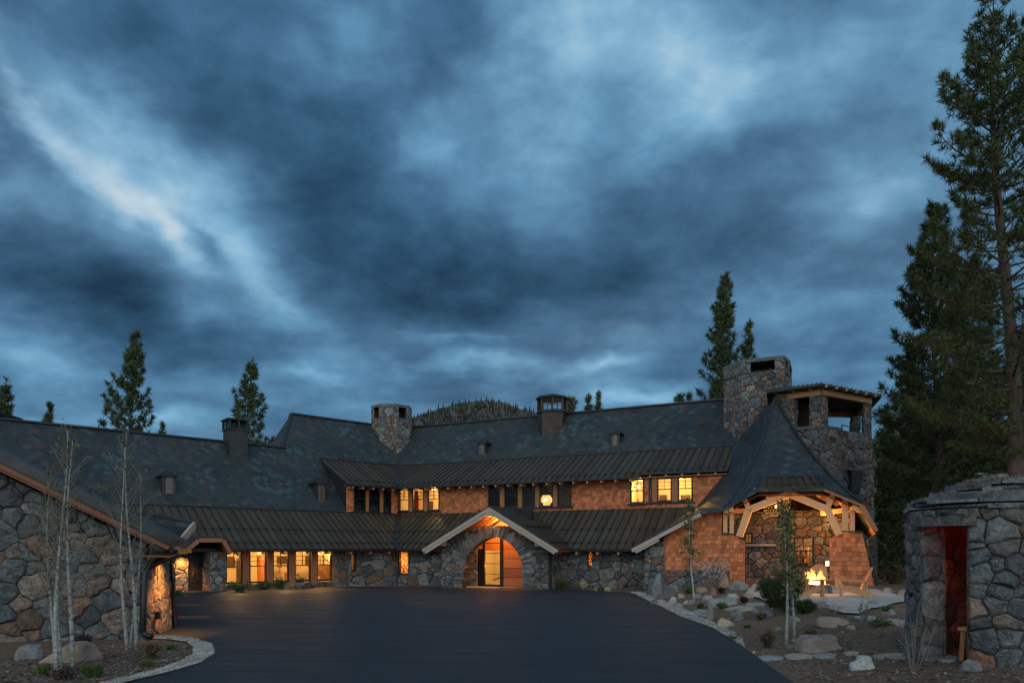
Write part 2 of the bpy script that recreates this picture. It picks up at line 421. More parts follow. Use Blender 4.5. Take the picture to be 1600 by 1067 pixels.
# ------------------------------------------------------------------ materials
def mat(name):
    m = bpy.data.materials.new(name); m.use_nodes = True
    T = NT(m.node_tree); b = T.n['Principled BSDF']; return m, T, b
def bump(T, b, h, strength=.5, dist=.02):
    n = T.new('ShaderNodeBump'); n.inputs['Strength'].default_value = strength; n.inputs['Distance'].default_value = dist
    T.put(n.inputs['Height'], h); T.l.new(n.outputs[0], b.inputs['Normal'])
def obj_co(T): return T.new('ShaderNodeTexCoord').outputs['Object']
def geo_co(T): return T.new('ShaderNodeNewGeometry').outputs['Position']
def attr(T):
    n = T.new('ShaderNodeVertexColor'); n.layer_name = 'Col'; return n.outputs[0]
def m_stone():
    m, T, b = mat('fieldstone'); co = obj_co(T)
    wv = T.vm('ADD', co, T.vm('MULTIPLY', T.noise(co, 2.0, 3, .6, 0, 'Color'), (.5, .5, .5)))
    n1 = T.noise(wv, 5.0, 8, .72); n2 = T.noise(co, 26.0, 5, .7)
    c = T.mix(1.0, attr(T), T.ramp(n1, [(.3, (.42, .44, .47)), (.5, (1, 1, 1)), (.7, (1.6, 1.5, 1.38))]), 'MULTIPLY')
    c = T.mix(T.m('MULTIPLY', T.m('SUBTRACT', T.noise(wv, 2.6, 6, .68), .53, clamp=True), 4.5, clamp=True), c, T.mix(1.0, c, (1.15, .72, .50), 'MULTIPLY'))
    c = T.mix(T.m('MULTIPLY', T.m('SUBTRACT', T.noise(T.vm('ADD', wv, (9, 4, 2)), 3.4, 6, .7), .58, clamp=True), 5., clamp=True), c, (.30, .32, .32))
    c = T.mix(T.ramp(n2, [(.3, .55), (.6, 0.0)]), c, T.mix(1.0, c, (.45, .45, .45), 'MULTIPLY'))
    vo = T.new('ShaderNodeTexVoronoi'); T.put(vo.inputs['Vector'], T.vm('ADD', co, T.vm('MULTIPLY', T.noise(co, 3.5, 4, .6, 0, 'Color'), (.35, .35, .35)))); vo.inputs['Scale'].default_value = 4.2; vo.feature = 'DISTANCE_TO_EDGE'
    crack = T.ramp(vo.outputs['Distance'], [(.0, 0.0), (.03, 1.0)])
    c = T.mix(T.m('MULTIPLY', T.m('SUBTRACT', 1.0, crack), .55), c, (.03, .03, .03))
    vf = T.new('ShaderNodeTexVoronoi'); T.put(vf.inputs['Vector'], co); vf.inputs['Scale'].default_value = 5.5
    T.put(b.inputs['Base Color'], c); b.inputs['Roughness'].default_value = .88
    hgt = T.m('ADD', T.m('ADD', T.m('MULTIPLY', n1, 1.1), T.m('MULTIPLY', n2, .5)), T.m('ADD', T.m('MULTIPLY', crack, .25), T.m('MULTIPLY', vf.outputs['Distance'], .8)))
    bump(T, b, hgt, 1.0, .12); return m
def m_plain(name, col, rough=.7, var=.25, scale=6.0, bmp=.3, metal=0.0, spec=None, bscale=30.):
    m, T, b = mat(name); co = obj_co(T)
    n1 = T.noise(co, scale, 5, .6); k = var
    c = T.mix(1.0, T.ramp(n1, [(.3, (1 - k, 1 - k, 1 - k)), (.7, (1 + k, 1 + k, 1 + k))]), col, 'MULTIPLY')
    T.put(b.inputs['Base Color'], c); b.inputs['Roughness'].default_value = rough; b.inputs['Metallic'].default_value = metal
    if spec is not None: b.inputs['Specular IOR Level'].default_value = spec
    if bmp: bump(T, b, T.noise(co, bscale, 4, .6), bmp, .02)
    return m
def m_attr(name, rough=.8, grain=None, bmp=.3, scale=12., var=.3):
    m, T, b = mat(name); co = obj_co(T)
    v = co if grain is None else T.vm('MULTIPLY', co, grain)
    n1 = T.noise(v, scale, 5, .6)
    c = T.mix(1.0, attr(T), T.ramp(n1, [(.3, (1 - var, 1 - var, 1 - var)), (.7, (1 + var, 1 + var, 1 + var))]), 'MULTIPLY')
    T.put(b.inputs['Base Color'], c); b.inputs['Roughness'].default_value = rough
    bump(T, b, n1, bmp, .02); return m
def m_slate():
    m, T, b = mat('slate_diamonds')
    uv = T.new('ShaderNodeUVMap').outputs[0]; x, y, z = T.sep(uv)[:]
    s = .50
    p = T.m('DIVIDE', T.m('ADD', x, y), s); q = T.m('DIVIDE', T.m('SUBTRACT', y, x), s)
    cell = T.comb(T.m('FLOOR', p), T.m('FLOOR', q), 0)
    wn = T.new('ShaderNodeTexWhiteNoise'); wn.noise_dimensions = '3D'; T.put(wn.inputs['Vector'], cell)
    fp, fq = T.m('FRACT', p), T.m('FRACT', q)
    patch = T.noise(uv, .35, 4, .6)
    co = T.ramp(wn.outputs['Value'], [(0, (.026, .034, .039)), (.3, (.038, .049, .056)), (.62, (.033, .043, .050)), (.86, (.054, .065, .068)), (1, (.064, .058, .044))])
    teal = T.m('MULTIPLY', T.m('GREATER_THAN', T.m('ADD', T.m('MULTIPLY', wn.outputs['Value'], .45), patch), .93), .65)
    co = T.mix(teal, co, (.055, .105, .115))
    sp = T.sep(wn.outputs['Color'])
    rust = T.m('MULTIPLY', T.m('GREATER_THAN', T.m('ADD', T.m('MULTIPLY', sp[1], .5), T.noise(T.vm('ADD', uv, (31, 7, 0)), .5, 3, .5)), 1.02), .45)
    co = T.mix(rust, co, (.10, .052, .036))
    fine = T.noise(uv, 9., 5, .65)
    co = T.mix(1.0, co, T.ramp(fine, [(.3, (.72, .72, .72)), (.7, (1.3, 1.3, 1.3))]), 'MULTIPLY')
    big = T.noise(uv, .18, 3, .5)
    co = T.mix(1.0, co, T.ramp(big, [(.3, (.62, .62, .64)), (.7, (1.02, 1.02, 1.0))]), 'MULTIPLY')
    T.put(b.inputs['Base Color'], co); b.inputs['Roughness'].default_value = .62; b.inputs['Specular IOR Level'].default_value = .35
    lo = T.m('MINIMUM', fp, fq)
    h = T.m('ADD', T.m('MULTIPLY', T.m('MINIMUM', T.m('MULTIPLY', lo, 14), 1.0), .5), T.m('ADD', T.m('MULTIPLY', T.m('ADD', fp, fq), -.22), T.m('ADD', T.m('MULTIPLY', fine, .25), T.m('MULTIPLY', wn.outputs['Value'], .25))))
    bump(T, b, h, .8, .035); return m
def m_metal():
    m, T, b = mat('patinated_copper_roof')
    uv = T.new('ShaderNodeUVMap').outputs[0]; x, y, z = T.sep(uv)[:]
    pan = T.m('FLOOR', T.m('DIVIDE', x, .46))
    wn = T.new('ShaderNodeTexWhiteNoise'); wn.noise_dimensions = '1D'; T.put(wn.inputs['W'], pan)
    n = T.noise(T.vm('MULTIPLY', uv, (1.6, .5, 1)), 1.2, 5, .6)
    co = T.ramp(T.m('ADD', T.m('MULTIPLY', wn.outputs['Value'], .4), T.m('MULTIPLY', n, .7)), [(.2, (.038, .028, .021)), (.5, (.066, .049, .035)), (.75, (.070, .062, .046)), (.95, (.07, .085, .09))])
    T.put(b.inputs['Base Color'], co); b.inputs['Roughness'].default_value = .62; b.inputs['Specular IOR Level'].default_value = .25
    bump(T, b, T.noise(uv, 3., 3, .5), .15, .02); return m
def m_wood(name, col, rough=.6, sc=(1, 1, 1), var=.3):
    m, T, b = mat(name); co = obj_co(T)
    n = T.noise(T.vm('MULTIPLY', co, sc), 7., 5, .6, .6); n2 = T.noise(co, 1.3, 3, .5)
    k = T.m('ADD', T.m('MULTIPLY', n, .7), T.m('MULTIPLY', n2, .3))
    c = T.mix(1.0, T.ramp(k, [(.3, (1 - var, 1 - var, 1 - var)), (.7, (1 + var, 1 + var * .9, 1 + var * .8))]), col, 'MULTIPLY')
    T.put(b.inputs['Base Color'], c); b.inputs['Roughness'].default_value = rough
    bump(T, b, n, .25, .01); return m
def m_glass():
    m = bpy.data.materials.new('window_glass'); m.use_nodes = True; T = NT(m.node_tree); T.n.clear()
    tr = T.new('ShaderNodeBsdfTransparent'); gl = T.new('ShaderNodeBsdfGlossy'); gl.inputs['Roughness'].default_value = .03
    tr.inputs[0].default_value = (.92, .94, .93, 1)
    fr = T.new('ShaderNodeFresnel'); fr.inputs[0].default_value = 1.3
    mx = T.new('ShaderNodeMixShader'); T.l.new(fr.outputs[0], mx.inputs[0]); T.l.new(tr.outputs[0], mx.inputs[1]); T.l.new(gl.outputs[0], mx.inputs[2])
    o = T.new('ShaderNodeOutputMaterial'); T.l.new(mx.outputs[0], o.inputs[0]); return m
def m_emit(name, col, s, var=0.0, scale=2.0):
    m = bpy.data.materials.new(name); m.use_nodes = True; T = NT(m.node_tree); T.n.clear()
    e = T.new('ShaderNodeEmission'); e.inputs[1].default_value = s
    if var:
        n = T.noise(obj_co(T), scale, 3, .5); T.put(e.inputs[0], T.mix(1.0, T.ramp(n, [(.3, (1 - var,) * 3), (.7, (1 + var,) * 3)]), col, 'MULTIPLY'))
    else: e.inputs[0].default_value = (*col, 1)
    o = T.new('ShaderNodeOutputMaterial'); T.l.new(e.outputs[0], o.inputs[0]); return m
def m_ground():
    m, T, b = mat('mulch_ground'); co = obj_co(T)
    n1 = T.noise(co, .6, 5, .6); n2 = T.noise(co, 9., 6, .7); n3 = T.noise(T.vm('MULTIPLY', co, (1, 1.6, 1)), 34., 4, .7)
    c = T.ramp(T.m('ADD', T.m('MULTIPLY', n2, .6), T.m('MULTIPLY', n3, .4)), [(.3, (.075, .046, .030)), (.5, (.18, .115, .075)), (.62, (.25, .165, .11)), (.75, (.36, .26, .185))])
    c = T.mix(1.0, c, T.ramp(n1, [(.3, (.7, .7, .7)), (.7, (1.2, 1.2, 1.2))]), 'MULTIPLY')
    far = T.m('MULTIPLY', T.m('SUBTRACT', T.sep(co)[1], 45.), .05, clamp=True)
    c = T.mix(far, c, (.05, .055, .03))
    T.put(b.inputs['Base Color'], c); b.inputs['Roughness'].default_value = .95
    bump(T, b, T.m('ADD', n2, T.m('MULTIPLY', n3, .7)), 1.0, .06); return m
def m_asphalt():
    m, T, b = mat('asphalt'); co = obj_co(T)
    n1 = T.noise(co, .35, 4, .55); n2 = T.noise(co, 90., 3, .7); n3 = T.noise(T.vm('MULTIPLY', co, (.4, 1.6, 1)), 1.3, 5, .6)
    c = T.ramp(T.m('ADD', T.m('MULTIPLY', n1, .5), T.m('MULTIPLY', n3, .5)), [(.3, (.010, .016, .022)), (.5, (.016, .023, .031)), (.7, (.023, .031, .040))])
    c = T.mix(T.m('MULTIPLY', T.m('SUBTRACT', n2, .58, clamp=True), 1.6, clamp=True), c, (.09, .09, .09))
    T.put(b.inputs['Base Color'], c); T.put(b.inputs['Roughness'], T.ramp(n3, [(.3, .50), (.7, .74)])); b.inputs['Specular IOR Level'].default_value = .3
    bump(T, b, n2, .3, .010); return m
def m_gravel():
    m, T, b = mat('gravel'); co = obj_co(T)
    vo = T.new('ShaderNodeTexVoronoi'); T.put(vo.inputs['Vector'], co); vo.inputs['Scale'].default_value = 24.
    s = T.sep(vo.outputs['Color'])
    c = T.ramp(s[0], [(0, (.15, .15, .15)), (.5, (.27, .27, .265)), (1, (.42, .41, .39))])
    c = T.mix(T.ramp(T.noise(co, 3., 4, .6), [(.45, 0.0), (.75, .5)]), c, (.14, .10, .075))
    T.put(b.inputs['Base Color'], c); b.inputs['Roughness'].default_value = .9
    bump(T, b, T.m('MULTIPLY', vo.outputs['Distance'], -1.), 1.0, .04); return m
def m_leaf(name, c0, c1, sc=1.2, trans=.0):
    m, T, b = mat(name); co = geo_co(T)
    n = T.noise(co, sc, 3, .6)
    ra = T.new('ShaderNodeNewGeometry').outputs['Random Per Island']
    c = T.ramp(T.m('ADD', T.m('MULTIPLY', n, .6), T.m('MULTIPLY', ra, .4)), [(.25, c0), (.75, c1)])
    T.put(b.inputs['Base Color'], c); b.inputs['Roughness'].default_value = .7; b.inputs['Specular IOR Level'].default_value = .2
    return m
def m_bark(name, c0, c1, sc=(6, 6, 1.2)):
    m, T, b = mat(name); co = obj_co(T)
    n = T.noise(T.vm('MULTIPLY', co, sc), 1.6, 5, .7)
    T.put(b.inputs['Base Color'], T.ramp(n, [(.3, c0), (.7, c1)])); b.inputs['Roughness'].default_value = .9
    bump(T, b, n, .8, .05); return m
def m_boulder():
    m, T, b = mat('granite_boulder'); co = geo_co(T)
    n1 = T.noise(co, 2.2, 6, .65); n2 = T.noise(co, 18., 4, .7)
    c = T.mix(1.0, attr(T), T.ramp(n1, [(.3, (.6, .6, .62)), (.5, (1, 1, 1)), (.72, (1.35, 1.3, 1.22))]), 'MULTIPLY')
    c = T.mix(T.m('MULTIPLY', T.m('SUBTRACT', T.noise(co, 3.3, 5, .6), .56, clamp=True), 4., clamp=True), c, (.22, .14, .095))
    c = T.mix(T.ramp(n2, [(.32, .6), (.5, 0.0)]), c, T.mix(1.0, c, (.4, .4, .42), 'MULTIPLY'))
    T.put(b.inputs['Base Color'], c); b.inputs['Roughness'].default_value = .88
    bump(T, b, T.m('ADD', n1, T.m('MULTIPLY', n2, .4)), .8, .06); return m
STONE = m_stone(); SLATE = m_slate(); METAL = m_metal(); GLASS = m_glass()
MORTAR = m_plain('dark_mortar', (.075, .075, .075), .95, .3, 8, .6)
SEAM = m_plain('roof_seam', (.022, .021, .020), .5, .2, 3, .1, .2)
COPPER = m_plain('aged_copper_sheet', (.035, .037, .040), .45, .35, 2.2, .15, .3)
COPBR = m_plain('brown_copper_sheet', (.060, .040, .030), .45, .4, 2., .15, .3)
SHING = m_attr('cedar_shingle', .8, (9, 9, 1.2), .35, 3., .22)
CEDAR = m_wood('cedar_trim', (.36, .135, .050), .6, (5, 5, .8))
TIMBER = m_wood('pale_fir_timber', (.66, .37, .17), .55, (2, 2, 2), .15)
RAKEWD = m_wood('stained_rake_wood', (.22, .080, .032), .6, (5, 5, .8))
GREYWD = m_wood('weathered_grey_timber', (.44, .35, .29), .75, (3, 3, 3), .2)
REDWD = m_wood('red_cedar_soffit', (.46, .17, .055), .55, (6, 6, 1))
CHAIRW = m_wood('teak_slats', (.52, .25, .11), .6, (4, 4, 4))
DARKF = m_plain('dark_bronze_frame', (.014, .012, .011), .45, .2, 3, 0, .2)
GUTTER = m_plain('dark_gutter_metal', (.03, .028, .028), .38, .25, 3, .1, .5)
PLASTER = m_plain('warm_plaster', (.70, .60, .43), .9, .06, 2, .1)
ROOMDK = m_plain('dark_panelling', (.06, .035, .022), .6, .3, 2, .1)
FLOORW = m_plain('oak_floor', (.25, .14, .07), .5, .2, 3, .1)
SLABM = m_plain('pale_stone_slab', (.36, .34, .31), .85, .2, 1.4, .5)
GROUND = m_ground(); ASPH = m_asphalt(); GRAVEL = m_gravel(); BOULD = m_boulder()
NEEDLE = m_leaf('pine_needles', (.028, .042, .017), (.125, .15, .056), .5)
NEEDLE3 = m_leaf('pine_needles_olive', (.020, .031, .014), (.088, .108, .044), .5)
NEEDLE2 = m_leaf('pine_needles_blue', (.022, .034, .015), (.085, .105, .042), .5)
BARK = m_bark('pine_bark', (.045, .030, .022), (.16, .11, .085))
ASPEN = m_bark('aspen_bark', (.10, .10, .09), (.56, .56, .51), (4, 4, 11))
TWIG = m_plain('grey_twig', (.20, .175, .15), .9, .2, 8, 0)
FARCON = m_leaf('far_conifers', (.014, .020, .016), (.030, .038, .028), .05)
LEAFG = m_leaf('green_leaves', (.030, .060, .015), (.10, .15, .04), 2)
LEAFY = m_leaf('young_leaves', (.07, .08, .025), (.17, .16, .06), 2)
LEAFP = m_leaf('purple_leaves', (.020, .010, .014), (.055, .025, .030), 2)
LEAFR = m_leaf('rusty_leaves', (.050, .032, .016), (.13, .085, .04), 2)
BLOSS = m_leaf('pale_blossom', (.40, .33, .30), (.62, .52, .48), 2)
AMBER = (1.0, .53, .145)

# ------------------------------------------------------------------ ground, driveway
def build_ground():
    xs = sorted(set([-900, -500, -250, -140, -90, -60, -45, -35] + [-30 + i * .75 for i in range(74)] + [26, 30, 36, 45, 60, 90, 140, 250, 500, 900]))
    ys = sorted(set([-60, -40, -20, -10, -5] + [i * .7 for i in range(0, 72)] + [52, 56, 60, 70, 90, 130, 200, 350, 600, 1000, 1600]))
    vs = [(x, y, gz(x, y)) for y in ys for x in xs]; n = len(xs)
    fs = [(j * n + i, j * n + i + 1, (j + 1) * n + i + 1, (j + 1) * n + i) for j in range(len(ys) - 1) for i in range(n - 1)]
    mb = MB(); mb.grid(vs, fs); tag(mb.build('ground', GROUND), kind='structure')
build_ground()
def sheet(name, pts, m, lift, res=None):
    """flat-lying sheet draped over the terrain"""
    from mathutils.geometry import delaunay_2d_cdt
    P = [(p[0], p[1]) for p in pts]; Q = []
    for i in range(len(P)):
        a, b = P[i], P[(i + 1) % len(P)]; k = max(1, int(math.hypot(a[0] - b[0], a[1] - b[1]) / (res or .8)))
        for j in range(k): Q.append((a[0] + (b[0] - a[0]) * j / k, a[1] + (b[1] - a[1]) * j / k))
    inn = []; x0, x1 = min(q[0] for q in Q), max(q[0] for q in Q); y0, y1 = min(q[1] for q in Q), max(q[1] for q in Q)
    r = res or .8; y = y0 + r / 2
    while y < y1:
        x = x0 + r / 2
        while x < x1:
            if inpoly(Q, x, y): inn.append((x + .01 * math.sin(y * 7), y))
            x += r
        y += r
    n = len(Q)
    res_ = delaunay_2d_cdt([V(q) for q in Q + inn], [], [list(range(n))], 1, 1e-4)
    mb = MB(); mb.grid([(v.x, v.y, gz(v.x, v.y) + lift) for v in res_[0]], res_[2])
    return mb.build(name, m)
# driveway
dr = [gp(*p) for p in ((985, 926), (1010, 937), (1035, 949), (1062, 963), (1090, 973), (1112, 981), (1135, 994), (1165, 1014), (1195, 1036), (1240, 1067))]
dr += [V((3.2, 4, 0)), V((2.8, -8, 0)), V((-5.5, -8, 0)), V((-5.2, 6, 0))]
dr += [gp(*p) for p in ((205, 1067), (262, 1052), (312, 1037), (334, 1022), (330, 1009), (308, 1001), (262, 996.5))]
dr += [V((-8.3, 15.6, 0)), V((-11, 18.5, 0)), V((-24, 22, 0)), V((-24, 32, 0)), V((-17.5, 38.9, 0))]
dr += [gp(*p) for p in ((352, 925), (520, 915.5), (690, 917))]
dr += [gp(857, 919)]
DRIVE = tag(sheet('driveway', dr, ASPH, .016, .9), kind='structure')
# gravel band round the left bed and along the right edge of the driveway
gl = [gp(*p) for p in ((178, 1072), (262, 1052), (312, 1037), (335, 1022), (331, 1008), (308, 1000), (262, 995.5), (232, 995), (225, 999), (262, 1000), (292, 1004), (303, 1012), (302, 1024), (280, 1036), (240, 1050), (150, 1072))]
tag(sheet('gravel_strip', gl, GRAVEL, .026, .3), kind='structure')
gr = [gp(*p) for p in ((985, 925), (1010, 937), (1035, 949), (1062, 963), (1090, 973), (1112, 981), (1135, 994), (1165, 1014), (1160, 1000), (1148, 990), (1128, 980), (1098, 966), (1072, 954), (1048, 944), (1020, 932), (1000, 925))]
tag(sheet('gravel_strip', gr, GRAVEL, .024, .4), kind='structure')
pa = [gp(*p) for p in ((1165, 928), (1195, 940), (1262, 948), (1318, 960), (1342, 961), (1380, 950), (1418, 941), (1418, 933), (1360, 921), (1300, 912), (1180, 912))]
tag(sheet('patio', pa, SLABM, .05, .5), kind='structure')
# ------------------------------------------------------------------ the lodge
FL = Frame((-16.76, 40.0), (.746, .666))          # left wing facade
FR = Frame((-8.06, 47.77), (.904, -.4285))        # right wing facade
CORN = V((-8.06, 47.77, 0))
def cl(s): return 11.66 + .664 * s                # where the two wings meet, measured along each
def cr(s): return -.664 * s
LODGE = thing('lodge', 'rambling stone and cedar shingle lodge with long dark slate roofs and glowing windows', 'house', (-4, 46, 0))
DK = (.07, .07, .068)
def prism_core(mb, pts0, z0, pts1, z1, col=DK, cap=True):
    n = len(pts0)
    vs = [(p[0], p[1], z0) for p in pts0] + [(p[0], p[1], z1) for p in pts1]
    fs = [(i, (i + 1) % n, n + (i + 1) % n, n + i) for i in range(n)]
    if cap: fs += [tuple(range(n, 2 * n)), tuple(range(n - 1, -1, -1))]
    mb.grid(vs, fs, col, False)
def stone_prism(mb, pts, z0, z1, sx=.45, sy=.33, seed=1, dep=.06, taper=1.0, tan=.3, faces=None, zv=None, ext=.04, bot=None):
    """stone-faced pier/chimney/tower on a counter-clockwise plan"""
    n = len(pts); cx = sum(p[0] for p in pts) / n; cy = sum(p[1] for p in pts) / n
    low = [(cx + (p[0] - cx) * taper, cy + (p[1] - cy) * taper) for p in pts]
    prism_core(mb, low, z0, pts, z1)
    for i in range(n):
        if faces is not None and i not in faces: continue
        p1, q1 = V((*pts[i], 0)), V((*pts[(i + 1) % n], 0)); p0, q0 = V((*low[i], 0)), V((*low[(i + 1) % n], 0))
        L = (q1 - p1).length; u = (q1 - p1).normalized(); o = V((u.y, -u.x, 0))
        def Mp(a, b, h, p0=p0, q0=q0, p1=p1, q1=q1, L=L, o=o):
            k = (b - z0) / (z1 - z0); P = p0.lerp(p1, k); Q = q0.lerp(q1, k); r = P + (Q - P) * (a / L) + o * h; return V((r.x, r.y, b))
        zz = z0 if zv is None else zv
        veneer(mb, Mp, [[(-ext, zz), (L + ext, zz), (L + ext, z1), (-ext, z1)]], sx, sy, seed * 13 + i, dep, tan=tan, bot=bot)
def fmap(fr, s): return lambda a, b, h: fr.P(a, s - h, b)
def stone_wall(name, fr, s, t0, t1, z0, z1, holes=(), parent=LODGE, sx=.62, sy=.46, seed=1, th=.35, dep=.08, tan=.25, bot=None, label=None, vt0=None):
    mb = MB(); rr = rects(t0, t1, z0, z1, list(holes))
    for r in rr: fbox(mb, fr, r[0], r[1], s, s + th, r[2], r[3], DK)
    veneer(mb, fmap(fr, s), [rect_poly(r) for r in (rr if vt0 is None else rects(vt0, t1, z0, z1, list(holes)))], sx, sy, seed, dep, tan=tan, bot=bot)
    o = mb.build(name, STONE, parent)
    if label: o['label'] = label
    return o
def window(fr, s, t0, t1, z0, z1, style='hung', parent=LODGE, label=None, proud=.06, fw=.085, lat_seed=0):
    mb = MB(); a, b = s - proud, s + .08
    fbox(mb, fr, t0, t0 + fw, a, b, z0, z1); fbox(mb, fr, t1 - fw, t1, a, b, z0, z1)
    fbox(mb, fr, t0 + fw, t1 - fw, a, b, z0, z0 + fw * 1.25); fbox(mb, fr, t0 + fw, t1 - fw, a, b, z1 - fw, z1)
    g0, g1, h0, h1 = t0 + fw, t1 - fw, z0 + fw * 1.25, z1 - fw
    m0, m1 = s - .02, s + .05
    if style == 'hung':
        zm = h0 + (h1 - h0) * .52
        fbox(mb, fr, g0, g1, s - .035, s + .06, zm - .03, zm + .03)
        tm = (g0 + g1) / 2; fbox(mb, fr, tm - .016, tm + .016, m0, m1, zm + .03, h1)
        for k in (1, 2):
            z = zm + .03 + (h1 - zm - .03) * k / 3; fbox(mb, fr, g0, g1, m0 + .004, m1 - .004, z - .014, z + .014)
    elif style == 'grid':
        for k in (1, 2, 3, 4):
            z = h0 + (h1 - h0) * k / 5; fbox(mb, fr, g0, g1, m0, m1, z - .018, z + .018)
    elif style == 'small':
        tm = (g0 + g1) / 2; fbox(mb, fr, tm - .015, tm + .015, m0, m1, h0, h1)
        for k in (1, 2):
            z = h0 + (h1 - h0) * k / 3; fbox(mb, fr, g0, g1, m0 + .004, m1 - .004, z - .014, z + .014)
    elif style == 'lattice':             # wrought branch pattern
        rnd = random.Random(5 + lat_seed); w = g1 - g0; z = h0; sgn = 1
        st = h0 - w * .3; k = 0
        while st < h1 and w > .05:
            for sg in (1, -1):
                za, zb = st + rnd.uniform(-.06, .06), st + w * rnd.uniform(.8, 1.4)
                ta, tb = (g0, g1) if sg > 0 else (g1, g0)
                if za < h0: ta = ta + (tb - ta) * (h0 - za) / (zb - za); za = h0
                if zb > h1: tb = ta + (tb - ta) * (h1 - za) / (zb - za); zb = h1
                if zb > za + .05: mb.tube([fr.P(ta, s - .02, za), fr.P((ta + tb) / 2 + rnd.uniform(-.04, .04), s - .035, (za + zb) / 2 + rnd.uniform(-.05, .05)), fr.P(tb, s - .02, zb)], .014, 5)
            st += w * .62
        mb.tube([fr.P((g0 + g1) / 2 - .03, s - .03, h0), fr.P((g0 + g1) / 2 + .05, s - .03, (h0 + h1) / 2), fr.P((g0 + g1) / 2, s - .03, h1)], .018, 5)
    w = mb.build('window', DARKF, parent)
    if label: w['label'] = label
    g = MB(); P = fr.P
    g.face([P(g0, s + .02, h0), P(g1, s + .02, h0), P(g1, s + .02, h1), P(g0, s + .02, h1)])
    g.build('pane', GLASS, w)
    return w
def room(fr, t0, t1, s0, s1, z0, z1, m=PLASTER, parent=LODGE, name='room'):
    mb = MB(); P = fr.P
    q = [P(t0, s0, z0), P(t1, s0, z0), P(t1, s1, z0), P(t0, s1, z0), P(t0, s0, z1), P(t1, s0, z1), P(t1, s1, z1), P(t0, s1, z1)]
    mb.grid(q, [(0, 1, 2, 3), (7, 6, 5, 4), (3, 2, 6, 7), (0, 3, 7, 4), (2, 1, 5, 6)], (1, 1, 1), False)
    return mb.build(name, m, parent)
# ---- roofs
ROOF = {}
def roof_plane(name, pts, m, parent=LODGE, th=.14):
    mb = MB(); mb.slab(pts, th, d=(0, 0, -1)); return mb.build(name, m, parent, uv=True)
def seamed(fr, s0, z0, s1, z1, ta0, tb0, ta1, tb1, parent=LODGE, pitch=.46, guards=(.12, .45), th=.12):
    """standing-seam roof between eave (s0,z0) and top (s1,z1); ta/tb are the two ends at eave and at top"""
    P = fr.P
    rf = roof_plane('roof', [P(ta0, s0, z0), P(tb0, s0, z0), P(tb1, s1, z1), P(ta1, s1, z1)], METAL, parent, th)
    mb = MB(); up = (fr.n[0] * (z0 - z1), fr.n[1] * (z0 - z1), (s1 - s0)); upv = V(up).normalized()
    t = math.ceil(min(ta0, ta1) / pitch) * pitch; gd = MB()
    while t < max(tb0, tb1):
        lo, hi = 0.0, 1.0
        for a0, a1, sg in ((ta0, ta1, 1), (tb0, tb1, -1)):
            f0, f1 = (t - a0) * sg, (t - a1) * sg
            if f0 < 0 and f1 < 0: lo = 2; break
            if f0 < 0: lo = max(lo, f0 / (f0 - f1))
            elif f1 < 0: hi = min(hi, f0 / (f0 - f1))
        if lo < hi - .02:
            A = P(t, s0 + (s1 - s0) * lo, z0 + (z1 - z0) * lo) + upv * .022; B = P(t, s0 + (s1 - s0) * hi, z0 + (z1 - z0) * hi) + upv * .022
            mb.bar(A, B, .045, .055, upv)
            for g in guards:
                if lo < g < hi: 
                    c = P(t, s0 + (s1 - s0) * g, z0 + (z1 - z0) * g) + upv * .07
                    gd.bar(c - upv * .05, c + upv * .07, .07, .06, (fr.u[0], fr.u[1], 0))
        t += pitch
    mb.build('standing_seam', SEAM, rf)
    for g in guards:
        la = ta0 + (ta1 - ta0) * g + .1; lb = tb0 + (tb1 - tb0) * g - .1
        if lb > la: gd.bar(P(la, s0 + (s1 - s0) * g, z0 + (z1 - z0) * g) + upv * .1, P(lb, s0 + (s1 - s0) * g, z0 + (z1 - z0) * g) + upv * .1, .03, .03)
    if gd.v: gd.build('snow_guard', SEAM, rf)
    return rf
PL, PR = FL.P, FR.P
E0, E1 = (-.9, 2.52), (3.1, 5.08)
U0, U1 = (2.4, 7.05), (6.8, 9.25)
RG = (10.2, 13.0); RL = (7.4, 9.88)
# lower metal roofs
seamed(FL, *E0, *E1, -24, cl(E0[0]), -24, cl(E1[0]))
tE = FR.T(990, -.9)
FE = Frame((-1.06, 42.0), (.904, -.4285)); PO = 8.8          # entrance porch frame, and its offset along the facade
tPl, tPa, tPr = FE.T(660, -1) + PO, FE.T(764, -1) + PO, FE.T(871, -1) + PO
seamed(FR, *E0, *E1, cr(E0[0]), tPl + .3, cr(E1[0]), tPa)
seamed(FR, *E0, *E1, tPr - .3, tE + .6, tPa, tE + 5)
# upper metal roofs
TS = FR.T(1000, 2.4); TX = 21.9; TD = 9.24
seamed(FL, *U0, *U1, TD, cl(U0[0]), TD, cl(U1[0]), guards=(.13,))
z_step = U0[1] + (U1[1] - U0[1]) * .5 / 4.4
seamed(FR, *U0, *U1, cr(U0[0]), TS, cr(U1[0]), TS, guards=(.1,))
seamed(FR, U0[0] + .5, z_step, *U1, TS, TX, TS, TX, guards=(.06,))
# slate planes
sl = MB()
def slab2(pts, th=.16): sl.slab(pts, th, d=(0, 0, -1))
tH, tHb = 8.49, 6.52
slab2([PL(-24, *E1), PL(cl(E1[0]), *E1), PL(cl(RL[0]), *RL), PL(-24, *RL)])
slab2([PL(tHb, *RL), PL(cl(RL[0]), *RL), PL(cl(RG[0]), *RG), PL(tH, *RG)])
sl.face([PL(tH, *RG), PL(7.2, 13, 9.7), PL(tHb, *RL)])
slab2([PR(cr(U1[0]), *U1), PR(24.5, *U1), PR(24.5, *RG), PR(cr(RG[0]), *RG)])
